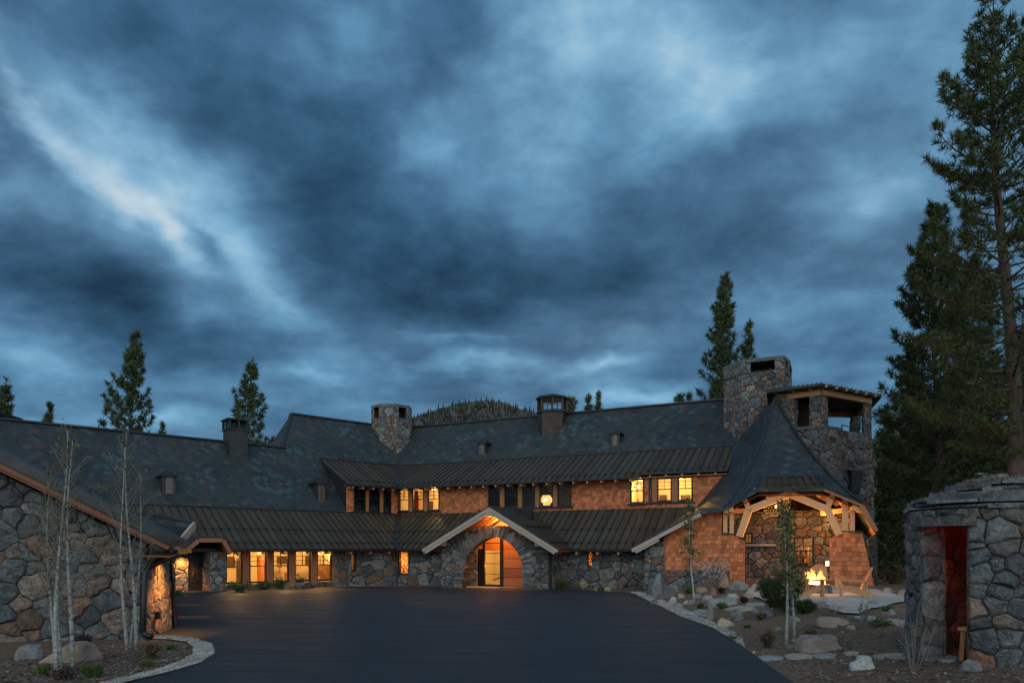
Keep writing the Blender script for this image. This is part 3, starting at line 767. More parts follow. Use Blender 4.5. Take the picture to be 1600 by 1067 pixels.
# slopes behind the ridges
slab2([PL(-24, *RL), PL(tHb + 1, *RL), PL(tHb + 1, 12, 4.8), PL(-24, 12, 4.8)])
slab2([PL(tH, *RG), PL(cl(RG[0]), *RG), PL(cl(17), 17, 5.5), PL(7.2, 17, 5.5)])
slab2([PR(cr(RG[0]), *RG), PR(24.5, *RG), PR(24.5, 17, 5.5), PR(cr(17), 17, 5.5)])
ROOF['slate'] = sl.build('roof', SLATE, LODGE, uv=True)
rc = MB()
rc.bar(PL(-24, RL[0], RL[1] + .05), PL(tHb + .3, RL[0], RL[1] + .05), .3, .1); rc.bar(PL(tH, RG[0], RG[1] + .05), PL(cl(RG[0]), RG[0], RG[1] + .05), .3, .1)
rc.bar(PR(cr(RG[0]), RG[0], RG[1] + .05), PR(24.5, RG[0], RG[1] + .05), .3, .1); rc.bar(PL(tH, RG[0], RG[1] + .05), PL(tHb, RL[0], RL[1] + .06), .25, .08)
rc.bar(PL(cl(U1[0]), U1[0] - .02, U1[1] + .04), PL(cl(9.0), 9.0, 11.72), .4, .06); rc.bar(PL(cl(U0[0]), U0[0], U0[1] + .05), PL(cl(U1[0]), U1[0], U1[1] + .05), .4, .05)
rc.bar(PL(cl(E0[0]), E0[0], E0[1] + .05), PL(cl(E1[0]), E1[0], E1[1] + .05), .5, .05)
rc.bar(PL(-24, E1[0], E1[1] + .05), PL(TD, E1[0], E1[1] + .05), .14, .07); rc.bar(PL(TD, U1[0], U1[1] + .05), PL(cl(U1[0]), U1[0], U1[1] + .05), .14, .07); rc.bar(PR(cr(U1[0]), U1[0], U1[1] + .05), PR(TX, U1[0], U1[1] + .05), .14, .07)
rc.build('ridge_cap', COPPER, ROOF['slate'])
# eaves: fascia gutter + rafter tails
class EachBar:
    def bar(s, *a): m = MB(); m.bar(*a); m.build('gutter', GUTTER, LODGE)
gt = EachBar()
gt.bar(PL(-24, E0[0] - .06, E0[1] - .06), PL(cl(-.96), E0[0] - .06, E0[1] - .06), .13, .14); gt.bar(PR(cr(-.96), E0[0] - .06, E0[1] - .06), PR(tPl + .2, E0[0] - .06, E0[1] - .06), .13, .14); gt.bar(PR(tPr - .2, E0[0] - .06, E0[1] - .06), PR(tE, E0[0] - .06, E0[1] - .06), .13, .14)
gt.bar(PL(TD, U0[0] - .05, U0[1] - .06), PL(cl(2.35), U0[0] - .05, U0[1] - .06), .13, .14); gt.bar(PR(cr(2.35), U0[0] - .05, U0[1] - .06), PR(TS + .1, U0[0] - .05, U0[1] - .06), .13, .14)
gt.bar(PR(TS, U0[0] + .44, z_step - .06), PR(TX, U0[0] + .44, z_step - .06), .13, .14)
for f, a, b in ((FL, -24, cl(0)), (FR, cr(0), tPl + .6), (FR, tPr - .6, tE)): sof = MB(); fbox(sof, f, a, b, -.82, .05, E0[1] - .2 + .03, E0[1] - .14); sof.build('soffit', REDWD, LODGE)
for f, a, b in ((FL, TD + .1, cl(3.2)), (FR, cr(3.2), TX)): sof = MB(); fbox(sof, f, a, b, 2.95, 3.3, 7.0, 7.06); sof.build('soffit', REDWD, LODGE)
tail0 = None
def tails(fr, t0, t1, s, z, step):
    global tail0
    t = t0
    while t < t1:
        if tail0 is None:
            mb = MB(); mb.box((-.055, -.02, -.08), (.055, .75, .07)); tail0 = mb.build('rafter_tail', TIMBER, LODGE, local=True); o = tail0
        else: o = tail0.copy(); COL.objects.link(o)
        o.location = fr.P(t, s, z) - LODGE.location; o.rotation_euler = (0, 0, math.atan2(fr.u[1], fr.u[0])); t += step
tails(FL, TD + .35, cl(2.4) - .2, 2.42, 6.86, .82); tails(FR, cr(2.4) + .5, TS - .1, 2.42, 6.86, .95); tails(FR, TS + .5, TX - .2, 2.92, z_step - .2, 1.0)
tails(FL, -1.0, cl(-.8) - .4, -.8, E0[1] - .26, 1.45); tails(FR, cr(-.8) + .8, 3.4, -.8, E0[1] - .26, 1.45); tails(FR, 11, tE - .3, -.8, E0[1] - .26, 1.3)
# ---- upper storey
SU = 3.2; ZU0, ZU1 = 4.95, 7.02
def upper(fr, groups, t0, t1, seed, zt=ZU1):
    holes = []; shm = MB(); bk = MB()
    for (px0, px1, ya, yb) in groups:
        a, b = fr.T(px0, SU), fr.T(px1, SU)
        m = (a + b) / 2; d = fr.o[1] + fr.u[1] * m + fr.n[1] * SU
        holes.append((a, b, max(ZU0 + .1, EYE + (HY - yb) / F * d), min(zt - .05, EYE + (HY - ya) / F * d)))
    for r in rects(t0, t1, ZU0, zt, holes):
        fbox(bk, fr, r[0], r[1], SU + .01, SU + .2, r[2], r[3], (.05, .03, .02))
        shingles(shm, fmap(fr, SU), rect_poly(r), .2, seed + int(r[0] * 10))
    w = shm.build('wall', SHING, LODGE); bk.build('sheathing', SHING, w)
    return holes
# left upper windows: openings (px) with cedar posts between
tL0 = FL.T(541, SU)
gL = upper(FL, [(551, 611, 760, 800)], tL0, cl(SU), 3)
gR = upper(FR, [(621, 687, 760, 799), (762, 893, 755, 793), (984, 1007, 746, 787), (1013, 1083, 740, 784)], cr(SU), TX, 7)
def post(fr, a, b, s0, s1, z0, z1, name='window_post'):
    mb = MB(); fbox(mb, fr, a, b, s0, s1, z0, z1); mb.build(name, CEDAR, LODGE)
def strip(fr, hole, wins, sty='hung', labs=None):
    t0, t1, z0, z1 = hole; ed = [(fr.T(a, SU), fr.T(b, SU)) for a, b in wins]
    last = t0
    for k, (a, b) in enumerate(ed):
        if a - last > .03: post(fr, last, a, SU - .07, SU + .15, z0, z1)
        window(fr, SU, a, b, z0 + .02, z1, sty, label=(labs[k] if labs else None)); last = b
    if t1 - last > .03: post(fr, last, t1, SU - .07, SU + .15, z0, z1)
    sl_ = MB(); fbox(sl_, fr, t0 - .12, t1 + .12, SU - .12, SU + .05, z0 - .09, z0 + .012); sl_.build('window_sill', DARKF, LODGE)
dkl, lit = 'dark unlit double hung window', 'amber lit double hung window'
strip(FL, gL[0], [(552, 571), (575.5, 593), (598, 611)], labs=[dkl, dkl, dkl])
strip(FR, gR[0], [(622, 640), (645, 663), (668.5, 687)], labs=[lit, lit, lit])
strip(FR, gR[1], [(763, 782), (788.5, 810), (816, 837), (843, 865), (871, 892.5)], 'hung')
strip(FR, gR[2], [(985, 1006.5)], labs=[lit]); strip(FR, gR[3], [(1014, 1019), (1027, 1050), (1059, 1082.5)], labs=[None, lit, lit])
# rooms behind
R1 = room(FL, tL0 + .1, cl(SU) - .05, SU + .2, SU + 2.4, 4.9, 7.0, ROOMDK)
R2 = room(FR, cr(SU) + .1, FR.T(690, SU), SU + .2, SU + 2.6, 4.9, 7.0, PLASTER)
R3 = room(FR, FR.T(760, SU), FR.T(895, SU), SU + .2, SU + 3.4, 4.9, 7.0, ROOMDK)
R4 = room(FR, FR.T(980, SU), FR.T(1086, SU), SU + .2, SU + 2.6, 4.9, 7.02, PLASTER)
for o in (R1, R2, R3, R4): pass
crt = MB(); tc = FR.T(648, SU + .6); fbox(crt, FR, tc - .05, tc + .42, SU + .5, SU + .56, 4.95, 6.9); tc = FR.T(624, SU + .9)
crt.build('curtain', m_plain('red_curtain', (.42, .06, .03), .9, .2, 4, .2), R2)
lamp('room_lamp', PR(FR.T(666, SU), SU + 1.1, 6.7), 150, AMBER, .15, LODGE); lamp('room_lamp', PR(FR.T(996, SU), SU + 1.2, 6.55), 115, AMBER, .12, LODGE); lamp('room_lamp', PR(FR.T(1056, SU), SU + 1.2, 6.6), 150, AMBER, .15, LODGE)
lamp('room_lamp', PL(cl(SU) - .6, SU + 1.2, 6.3), 2.0, (1, .35, .1), .1, LODGE)
sc_ = MB(); BULB = m_emit('warm_bulb', (1, .62, .25), 14)
def ball(mb, c, r, n=10, col=(1, 1, 1), sq=1.0):
    vs = []; fs = []; c = V(c)
    for i in range(n // 2 + 1):
        th = math.pi * i / (n // 2)
        for k in range(n): vs.append(c + V((r * math.sin(th) * math.cos(2 * math.pi * k / n), r * math.sin(th) * math.sin(2 * math.pi * k / n), r * sq * math.cos(th))))
    for i in range(n // 2):
        for k in range(n): fs.append((i * n + k, (i + 1) * n + k, (i + 1) * n + (k + 1) % n, i * n + (k + 1) % n))
    mb.grid(vs, fs, col, True)
ball(sc_, PR(FR.T(998, SU + .8), SU + .8, 6.55), .1); sc_.build('ceiling_bulb', BULB, R4)
# upper left shed: cheek wall on the slate
ck = MB(); ck.face([PL(tL0 - .02, SU, 4.9), PL(tL0 - .02, SU, 7.1), PL(tL0 - .02, 6.8, 9.2), PL(tL0 - .02, 6.8, 8.9)])
ck.build('cheek_wall', COPPER, LODGE)
fr_ = MB(); fr_.bar(PL(TD - .03, U0[0], U0[1] - .09), PL(TD - .03, U1[0], U1[1] - .09), .05, .2); fr_.build('rake_board', COPPER, LODGE)
# ---- ground storey, left wing
tW = [FL.T(a) for a in (353, 379, 389, 417, 426.5, 452, 461, 486, 495, 519, 526)]
ZB = -.6
zw0, zw1 = FL.TZ(436, 909.5)[1], FL.TZ(436, 861)[1]
tDa, tDb = FL.T(294), FL.T(325)
tN0, tN1 = FL.T(548), FL.T(556); tK0, tK1 = .12, FR.T(639)
zk0, zk1 = FR.TZ(628, 898)[1], 2.36
zd0 = -.05; zd1 = FL.TZ(309, 851)[1]
WT = 2.46
holes = [(tDa, tDb, ZB, zd1), (FL.T(352.5), FL.T(520), zw0 - .05, WT)]
stone_wall('wall', FL, 0, -9, FL.T(545), ZB, WT, holes, sx=.6, sy=.42, seed=5, bot=.75, vt0=-4.2)
stone_wall('wall', FL, 0, FL.T(545), cl(0), ZB, WT, [(tN0, tN1, 1.0, 2.2)], sx=.62, sy=.45, seed=6, bot=.9)
pm = MB()
for k in range(5): 
    a, b = tW[2 * k], tW[2 * k + 1]
    window(FL, .1, a, b, zw0, zw1 + .05, 'hung', label='tall amber lit window beside the driveway')
    post(FL, b, FL.T((389, 426.5, 461, 495, 527)[k]), -.06, .3, zw0 - .3, WT)
hd = MB(); fbox(hd, FL, FL.T(352.5), FL.T(520), .02, .3, zw1 + .05, WT); hd.build('window_header', CEDAR, LODGE)
window(FL, .12, tN0, tN1, 1.0, 2.2, 'plain'); window(FR, .06, tK0, tK1, zk0, zk1, 'lattice', label='orange lit window with branch lattice')
G1r = room(FL, FL.T(345), FL.T(530), .36, 3.9, .25, 2.5, PLASTER)
for q in (372, 440, 505): lamp('room_lamp', PL(FL.T(q, .9), .95, 2.25), 230, AMBER, .1, LODGE)
bl = MB(); ball(bl, PL(FL.T(447, .3), .42, FL.TZ(447, 861)[1] - .05), .065); bl.build('ceiling_bulb', BULB, G1r); lamp('room_lamp', PL(FL.T(447, .3), .5, 2.1), 7, (1, .6, .25), .06, LODGE)
pcs = MB(); rnd = random.Random(17)
for q_, w_, h_, z_ in ((362, .5, .7, 1.3), (381, .9, 1.95, .28), (441, .7, .5, 1.5), (452, .35, .45, 1.55), (481, .3, .6, 1.4)): t_ = FL.T(q_, 3.8); fbox(pcs, FL, t_ - w_ / 2, t_ + w_ / 2, 3.82, 3.88, z_, z_ + h_)
pcs.build('picture', ROOMDK, G1r)
tbm = MB(); t_ = FL.T(437, 2.6); fbox(tbm, FL, t_ - .7, t_ + .5, 2.4, 2.8, .9, .96); fbox(tbm, FL, t_ - .65, t_ - .58, 2.45, 2.75, .28, .9); fbox(tbm, FL, t_ + .38, t_ + .45, 2.45, 2.75, .28, .9); tbm.tube([FL.P(t_, 2.6, .96), FL.P(t_, 2.6, 1.3)], .05, 8); tbm.tube([FL.P(t_, 2.6, 1.3), FL.P(t_, 2.6, 1.55)], [.17, .1], 12); tbm.build('table', FLOORW, G1r)
for fr__, q_, z_, w_, h_, s__, rm in ((FR, 672, 5.9, .5, .6, SU + 2.52, R2), (FR, 634, 5.6, .4, 1.2, SU + 2.52, R2), (FR, 1036, 5.9, .5, .4, SU + 2.52, R4), (FR, 1071, 5.7, .6, .7, SU + 2.52, R4), (FR, 994, 5.6, .3, .6, SU + 2.52, R4)):
    pcs = MB(); t_ = fr__.T(q_, s__); fbox(pcs, fr__, t_ - w_ / 2, t_ + w_ / 2, s__ - .02, s__ + .04, z_ - h_ / 2, z_ + h_ / 2); pcs.build('picture', ROOMDK, rm)
cb = MB(); fbox(cb, FL, FL.T(402, 2.4), FL.T(412, 2.4), 1.9, 2.4, .3, 2.0); fbox(cb, FL, FL.T(411, 3.4), FL.T(423, 3.4), 3.0, 3.7, .3, 1.4); cb.build('cupboard', CEDAR, G1r)
stt = MB(); ta = FL.T(492, 1.4)
for k in range(7): fbox(stt, FL, ta + .17 * (6 - k) * 1.15, FL.T(516, 1.4) + .4, 1.2 + .0 * k, 2.6, .3 + .17 * k, .3 + .17 * (k + 1))
stt.build('stair', FLOORW, G1r)
rl = MB()
for k in range(9): t_ = ta + .1 + k * .17; rl.bar(PL(t_, 1.15, .4 + .165 * max(0, 7 - k)), PL(t_, 1.15, 2.35), .025, .025)
rl.bar(PL(ta, 1.15, 2.3), PL(ta + 1.5, 1.15, 1.15), .05, .05); rl.build('stair_rail', DARKF, G1r)
room(FR, tK0 - .1, tK1 + .3, .36, 1.4, .3, 2.45, PLASTER); lamp('room_lamp', PR((tK0 + tK1) / 2, .9, 1.6), 34, (1, .33, .06), .1, LODGE)
room(FL, tN0 - .3, tN1 + .3, .36, 1.2, .6, 2.45, PLASTER); lamp('room_lamp', PL(tN0 - .1, .8, 1.7), 4, (1, .4, .1), .1, LODGE)
# side door with its clipped canopy
dm = MB(); fbox(dm, FL, tDa, tDa + .1, .1, .3, zd0, zd1); fbox(dm, FL, tDb - .1, tDb, .1, .3, zd0, zd1); fbox(dm, FL, tDa + .1, tDb - .1, .1, .3, zd1 - .1, zd1)
fbox(dm, FL, tDa + .1, tDb - .1, .16, .22, zd0, zd1 - .1)
for k in range(1, 5): fbox(dm, FL, tDa + .22, tDb - .22, .13, .165, zd0 + .2 + (zd1 - zd0 - .4) * k / 5 - .02, zd0 + .2 + (zd1 - zd0 - .4) * k / 5 + .02)
fbox(dm, FL, (tDa + tDb) / 2 - .02, (tDa + tDb) / 2 + .02, .13, .165, zd0 + .2, zd1 - .2)
DOOR = dm.build('door', DARKF, LODGE); DOOR['label'] = 'dark glazed side door under a small canopy'
hn = MB(); hn.bar(FL.P(tDa + .3, .08, .95), FL.P(tDa + .3, .08, 1.25), .03, .05); hn.build('handle', COPBR, DOOR)
jb = MB(); fbox(jb, FL, tDb, tDb + .2, -.5, .1, zd0, zd1 - .05); jb.build('door_jamb', CEDAR, LODGE)
st = MB(); fbox(st, FL, FL.T(262), FL.T(358), -1.7, .1, -.3, .03); st.build('door_step', SLABM, LODGE)
# pillar right of the door
pb = MB(); ta, tb = FL.T(331, -1.4), FL.T(352, -1.4)
stone_prism(pb, [tuple(FL.P(ta, -1.4, 0)[:2]), tuple(FL.P(tb, -1.4, 0)[:2]), tuple(FL.P(tb, 0, 0)[:2]), tuple(FL.P(ta, 0, 0)[:2])], -.5, 2.35, .5, .4, 21, .05); pb.build('pillar', STONE, LODGE)
cn = MB(); can = [FL.TZ(286, 861, -1.9), FL.TZ(310, 841, -1.9), FL.TZ(348, 841, -1.9), FL.TZ(360, 862, -1.9)]
cnr = MB()
for (a, b) in zip(can, can[1:]):
    cnr.slab([FL.P(a[0], -2.0, a[1] + .1), FL.P(b[0], -2.0, b[1] + .1), FL.P(b[0], 1.5, b[1] + .1), FL.P(a[0], 1.5, a[1] + .1)], .1, d=(0, 0, -1))
    cn.bar(FL.P(a[0], -1.96, a[1] - .1), FL.P(b[0], -1.96, b[1] - .1), .09, .22)
CAN = cnr.build('canopy', COPPER, LODGE); cn.build('fascia', CEDAR, CAN)
cs = MB(); cs.face([FL.P(*q) for q in ((can[0][0], -1.9, can[0][1] - .15), (can[1][0], -1.9, can[1][1] - .15), (can[1][0], .1, can[1][1] - .15), (can[0][0], .1, can[0][1] - .15))]); cs.face([FL.P(*q) for q in ((can[1][0], -1.9, can[1][1] - .15), (can[2][0], -1.9, can[2][1] - .15), (can[2][0], .1, can[2][1] - .15), (can[1][0], .1, can[1][1] - .15))]); cs.face([FL.P(*q) for q in ((can[2][0], -1.9, can[2][1] - .15), (can[3][0], -1.9, can[3][1] - .15), (can[3][0], .1, can[3][1] - .15), (can[2][0], .1, can[2][1] - .15))])
cs.build('ceiling', REDWD, CAN)
spot('wall_lamp_light', FL.P(FL.T(284), -.55, 2.2), FL.P(FL.T(282), .0, .4), 420, (1, .43, .10), 110, .8, .04, LODGE)
# ---- ground storey, right wing
gt0 = FR.T(757, 0); gt1 = FR.T(818, 0)
n2a, n2b = FR.T(918), FR.T(925); n3a, n3b = FR.T(975), FR.T(987)
stone_wall('wall', FR, 0, cr(0), gt0 - .5, ZB, WT, [(tK0, tK1, zk0, zk1)], sx=.62, sy=.46, seed=9, bot=.8)
stone_wall('wall', FR, 0, gt1 + .3, 17.6, ZB, WT, [(n2a, n2b, FR.TZ(921, 886)[1], 2.35)], sx=.66, sy=.5, seed=10, bot=.9)
window(FR, .12, n2a, n2b, FR.TZ(921, 886)[1], 2.35, 'lattice', label='narrow orange lit slit window', fw=.05, lat_seed=2)
room(FR, n2a - .3, n2b + .3, .36, 1.2, .6, 2.45, PLASTER); lamp('room_lamp', PR((n2a + n2b) / 2, .75, 1.7), 26, (1, .28, .05), .1, LODGE)
# entrance porch
QE = 2.216
EP = lambda px, py, q=0.0: FE.TZ(px, py, q)
PORCH = MB()
arch = [EP(*p) for p in ((722, 925), (723, 905), (726, 885), (731, 868), (738, 857), (748, 848.5), (759, 842), (770, 838.8), (779, 838.8), (788, 842.2), (797, 848.5), (806, 857.5), (813, 869), (817, 885), (818, 905), (818, 925))]
outl = [EP(690, 925), EP(690, 848), EP(736, 826), EP(754, 821), EP(788, 821), EP(819, 835), EP(857, 859), EP(857, 925)] + arch[::-1]
PORCH.slab([FE.P(a, .02, z) for a, z in outl], .55, DK, d=(FE.n[0], FE.n[1], 0))
veneer(PORCH, fmap(FE, .02), [outl], .5, .3, 31, .08, tan=.15)
# radial arch stones
cum = [0]
for a, b in zip(arch, arch[1:]): cum.append(cum[-1] + math.hypot(b[0] - a[0], b[1] - a[1]))
def apt(s):
    s = min(max(s, 0), cum[-1] - 1e-4)
    k = max(i for i in range(len(cum)) if cum[i] <= s); k = min(k, len(arch) - 2); f = (s - cum[k]) / (cum[k + 1] - cum[k])
    return (arch[k][0] + (arch[k + 1][0] - arch[k][0]) * f, arch[k][1] + (arch[k + 1][1] - arch[k][1]) * f)
ac = ((arch[0][0] + arch[-1][0]) / 2, EP(770, 890)[1])
rnd = random.Random(8); s = .0
while s < cum[-1] - .05:
    w = rnd.uniform(.10, .24); a, b = apt(s), apt(s + w - .018); s += w
    def outp(p, l): d = V((p[0] - ac[0], p[1] - ac[1])); d = V((d.x, max(d.y, 0.0) if p[1] < ac[1] + .2 else d.y)); d.normalize(); return (p[0] + d.x * l, p[1] + d.y * l)
    l = rnd.uniform(.5, .85); A, B = outp(a, l), outp(b, l); h = rnd.uniform(.08, .15); c = stone_col(rnd, .12)
    PORCH.hexa([FE.P(a[0], -h, a[1]), FE.P(b[0], -h, b[1]), FE.P(b[0], .56, b[1]), FE.P(a[0], .56, a[1]), FE.P(A[0], -h, A[1]), FE.P(B[0], -h, B[1]), FE.P(B[0], .56, B[1]), FE.P(A[0], .56, A[1])], c)
# plinth course at the foot of both piers
for (p0, p1) in ((687, 724), (817, 860)):
    a, b = EP(p0, 900)[0], EP(p1, 900)[0]; z = EP(700, 899)[1]
ENT = PORCH.build('entrance_porch', STONE, LODGE)
# side walls of the porch
for (p, sd) in ((697, 1), (850, -1)):
    t = EP(p, 900)[0]; mb = MB(); fbox(mb, FE, t - .2, t + .2, .57, QE - .01, ZB, 2.6, DK)
    if sd > 0: veneer(mb, lambda a, b, h, t=t: FE.P(t + .2 + h, .57 + a, b), [[(0, ZB), (QE - .6, ZB), (QE - .6, 2.6), (0, 2.6)]], .5, .32, 41, .05)
    if sd > 0: veneer(mb, lambda a, b, h, t=t: FE.P(t - .2 - h, QE - .02 - a, b), [[(0, ZB), (QE - .6, ZB), (QE - .6, 2.6), (0, 2.6)]], .5, .32, 41, .05)
    else: veneer(mb, lambda a, b, h, t=t: FE.P(t - .2 - h, QE - .02 - a, b), [[(0, ZB), (QE - .6, ZB), (QE - .6, 2.6), (0, 2.6)]], .5, .32, 42, .05); veneer(mb, lambda a, b, h, t=t: FE.P(t + .2 + h, .57 + a, b), [[(0, ZB), (QE - .6, ZB), (QE - .6, 2.6), (0, 2.6)]], .5, .32, 43, .05)
    mb.build('side_wall', STONE, ENT)
fl_ = MB(); fbox(fl_, FE, EP(686, 900)[0], EP(861, 900)[0], -.35, QE + .3, -.4, .05); fl_.build('floor_slab', SLABM, ENT)
# porch roof
e0, ap, e1 = FE.TZ(660, 856, -1), FE.TZ(764, 790, -1), FE.TZ(871, 856.5, -1)
def prf(a, b, ta):
    rf = roof_plane('roof', [FE.P(a[0], -1, a[1]), FE.P(b[0], -1, b[1]), FE.P(b[0], 7.5, b[1]), FE.P(a[0], 7.5, a[1])], METAL, ENT, .12)
    mb = MB(); sgn = 1 if b[0] > a[0] else -1; s = -.9; up = V((FE.u[0] * -(b[1] - a[1]), FE.u[1] * -(b[1] - a[1]), b[0] - a[0])) * sgn; up.normalize()
    while s < 7.4: mb.bar(FE.P(a[0], s, a[1]) + up * .02, FE.P(b[0], s, b[1]) + up * .02, .04, .05, up); s += .46
    for f in (.12, .5):
        c = (a[0] + (b[0] - a[0]) * f, a[1] + (b[1] - a[1]) * f); mb.bar(FE.P(c[0], -.9, c[1]) + up * .08, FE.P(c[0], 7.3, c[1]) + up * .08, .05, .06)
    mb.build('standing_seam', SEAM, rf)
prf(e0, ap, 0); prf(e1, ap, 0)
fa = MB()
for a in (e0, e1):
    for (dz, ss, hh) in ((-.17, -.97, .17), (-.36, -.93, .2)):
        k = .04 if dz < -.3 else 0
        A = FE.P(a[0] + (ap[0] - a[0]) * k, ss, a[1] + dz + (ap[1] - a[1]) * k); B = FE.P(ap[0], ss, ap[1] + dz); fa.bar(A, B, .09, hh)
fbox(fa, FE, ap[0] - .16, ap[0] + .16, -1.02, -.5, ap[1] - .62, ap[1] - .17)
for p in (690, 846): t = FE.TZ(p, 850, -.3)[0]; fbox(fa, FE, t - .24, t + .24, -.75, .0, EP(700, 853)[1], EP(700, 846)[1])
fa.build('barge_board', GREYWD, ENT)
ce = MB()
for a in (e0, e1): ce.face([FE.P(a[0], -.9, a[1] - .2), FE.P(ap[0], -.9, ap[1] - .2), FE.P(ap[0], QE, ap[1] - .2), FE.P(a[0], QE, a[1] - .2)])
ce.face([FE.P(EP(697, 900)[0], QE, 2.4), FE.P(EP(850, 900)[0], QE, 2.4), FE.P(ap[0], QE, ap[1] - .2)])
ce.build('ceiling', REDWD, ENT)
bmn = MB()
for k in range(4): 
    s_ = .1 + k * .5
    for a in (e0, e1): bmn.bar(FE.P(a[0] * .85 + ap[0] * .15, s_, a[1] * .85 + ap[1] * .15 - .3), FE.P(ap[0], s_, ap[1] - .3), .08, .16)
bmn.build('ceiling_beam', CEDAR, ENT)
lamp('porch_lamp_or_fill', FE.P(EP(768, 850)[0], 1.1, 4.0), 380, (1, .45, .10), .1, ENT)
lamp('porch_lamp_or_fill', FE.P(EP(768, 850)[0], -.35, 4.3), 30, (1, .45, .12), .08, ENT)
# front door: glazed leaf + boarded leaf
D = lambda px, py: FE.TZ(px, py, QE)
(ga, gz0), (gb, gz1) = D(755.5, 908), D(784, 829)
window(FE, QE, ga, gb, .06, gz1, 'grid', ENT, 'tall glazed entrance door leaf glowing amber', fw=.11)
DOORW = m_attr('front_door_cedar', .5, (1, 1, 6), .2, 3., .2)
wd = MB(); wa, wb = D(787, 900)[0], D(822, 900)[0]; n = 6
for k in range(n): z0 = .08 + (gz1 - .08) * k / n; fbox(wd, FE, wa, wb, QE - .02 - .012 * (k % 2), QE + .06, z0 + .014, z0 + (gz1 - .08) / n - .018, [(.36, .13, .045), (.28, .095, .035), (.42, .16, .055)][k % 3])
DR = wd.build('door', DOORW, ENT); DR['label'] = 'wide boarded cedar entrance door lit orange'
jm = MB(); fbox(jm, FE, gb, wa, QE - .05, QE + .1, .06, gz1); fbox(jm, FE, D(745, 900)[0] - .9, ga, QE - .0, QE + .2, -.3, 2.5); fbox(jm, FE, wb, D(846, 900)[0], QE + .01, QE + .2, -.3, 2.5); fbox(jm, FE, ga - .4, wb + .4, QE + .012, QE + .2, gz1, gz1 + 1.4); jm.build('door_surround', DARKF, ENT); mb = MB(); fbox(mb, FE, wa, wb, QE + .065, QE + .1, .06, gz1); mb.build('door_backing', DARKF, DR)
room(FE, ga - 1.2, gb + .6, QE + .25, QE + 4, .04, 4.2, PLASTER); lamp('room_lamp', FE.P((ga + gb) / 2, QE + 1.6, 3.5), 200, AMBER, .15, LODGE); lamp('room_lamp', FE.P((ga + gb) / 2, QE + 1.3, 1.4), 50, AMBER, .15, LODGE)
hs = MB(); hs.bar(FE.P(ga + .0, QE + 1.5, .4), FE.P(gb + .2, QE + 1.5, 1.0), .3, .08); hs.build('stair', FLOORW, ENT)
# ---- chimneys
def poly_plan(c, r, n, rot=0): return [(c[0] + r * math.cos(rot + 2 * math.pi * k / n), c[1] + r * math.sin(rot + 2 * math.pi * k / n)) for k in range(n)]
def shrink(pts, k):
    cx = sum(p[0] for p in pts) / len(pts); cy = sum(p[1] for p in pts) / len(pts); return [(cx + (p[0] - cx) * k, cy + (p[1] - cy) * k) for p in pts]
def corner_posts(mb, pts, z0, z1, w, seed, skip=()):
    n = len(pts); rnd = random.Random(seed)
    for i in range(n):
        if i in skip: continue
        p = V((*pts[i], 0)); a = (V((*pts[i - 1], 0)) - p).normalized(); b = (V((*pts[(i + 1) % n], 0)) - p).normalized()
        quad = [p, p + b * w, p + (a + b).normalized() * w * 1.1, p + a * w]
        stone_prism(mb, [tuple(q[:2]) for q in quad], z0, z1, .5, .45, seed + i, .03, tan=.35, ext=.0)
def chimney(plan, z0, zb, zt, label, seed, sx=.46, sy=.36, faces=None, zv=None, post=.42, solid=()):
    mb = MB(); stone_prism(mb, plan, z0, zb, sx, sy, seed, .05, tan=.45, faces=faces, zv=zv)
    corner_posts(mb, plan, zb, zt - .22, post, seed)
    for i in solid:
        stone_prism(mb, [plan[i], plan[(i + 1) % len(plan)], shrink(plan, .72)[(i + 1) % len(plan)], shrink(plan, .72)[i]], zb, zt - .22, .6, .5, seed + 50 + i, .04, tan=.3, faces=(0,))
    prism_core(mb, shrink(plan, .55), zb, shrink(plan, .55), zt - .5, (.012, .012, .012))
    o = mb.build('chimney', STONE, LODGE); o['label'] = label
    c = MB(); prism_core(c, shrink(plan, 1.03), zt - .22, shrink(plan, 1.03), zt, (.22, .22, .215)); c.build('cap', STONE, o)
    b = MB(); prism_core(b, shrink(plan, 1.025), zb - .05, shrink(plan, 1.025), zb + .05); b.build('flashing_band', COPPER, o)
    return o
cc = CORN + V((-.171, 1.188, 0)) * 9.15 + V((-.70, 0, 0))
chimney(poly_plan(cc, 1.72, 8, R(-112.5)), 8.2, 13.45, 14.6, 'octagonal stone chimney in the valley of the two roofs', 61, zv=9.0, solid=(0, 2, 6), post=.26)
CPL = [tuple(PR(*q, 0)[:2]) for q in ((FR.T(1132, 8.2), 8.2), (FR.T(1160, 6.95), 6.95), (FR.T(1224, 6.95), 6.95), (FR.T(1233, 8.4), 8.4), (FR.T(1233, 8.4), 10.8), (FR.T(1132, 8.2), 10.8))]
zt = FR.TZ(1190, 559, 6.95)[1]; zb = FR.TZ(1190, 581, 6.95)[1]
chimney(CPL, 4.0, zb, zt, 'broad stone chimney beside the tower with an open top', 62, .48, .36, zv=8.4, post=.5, solid=(0,))
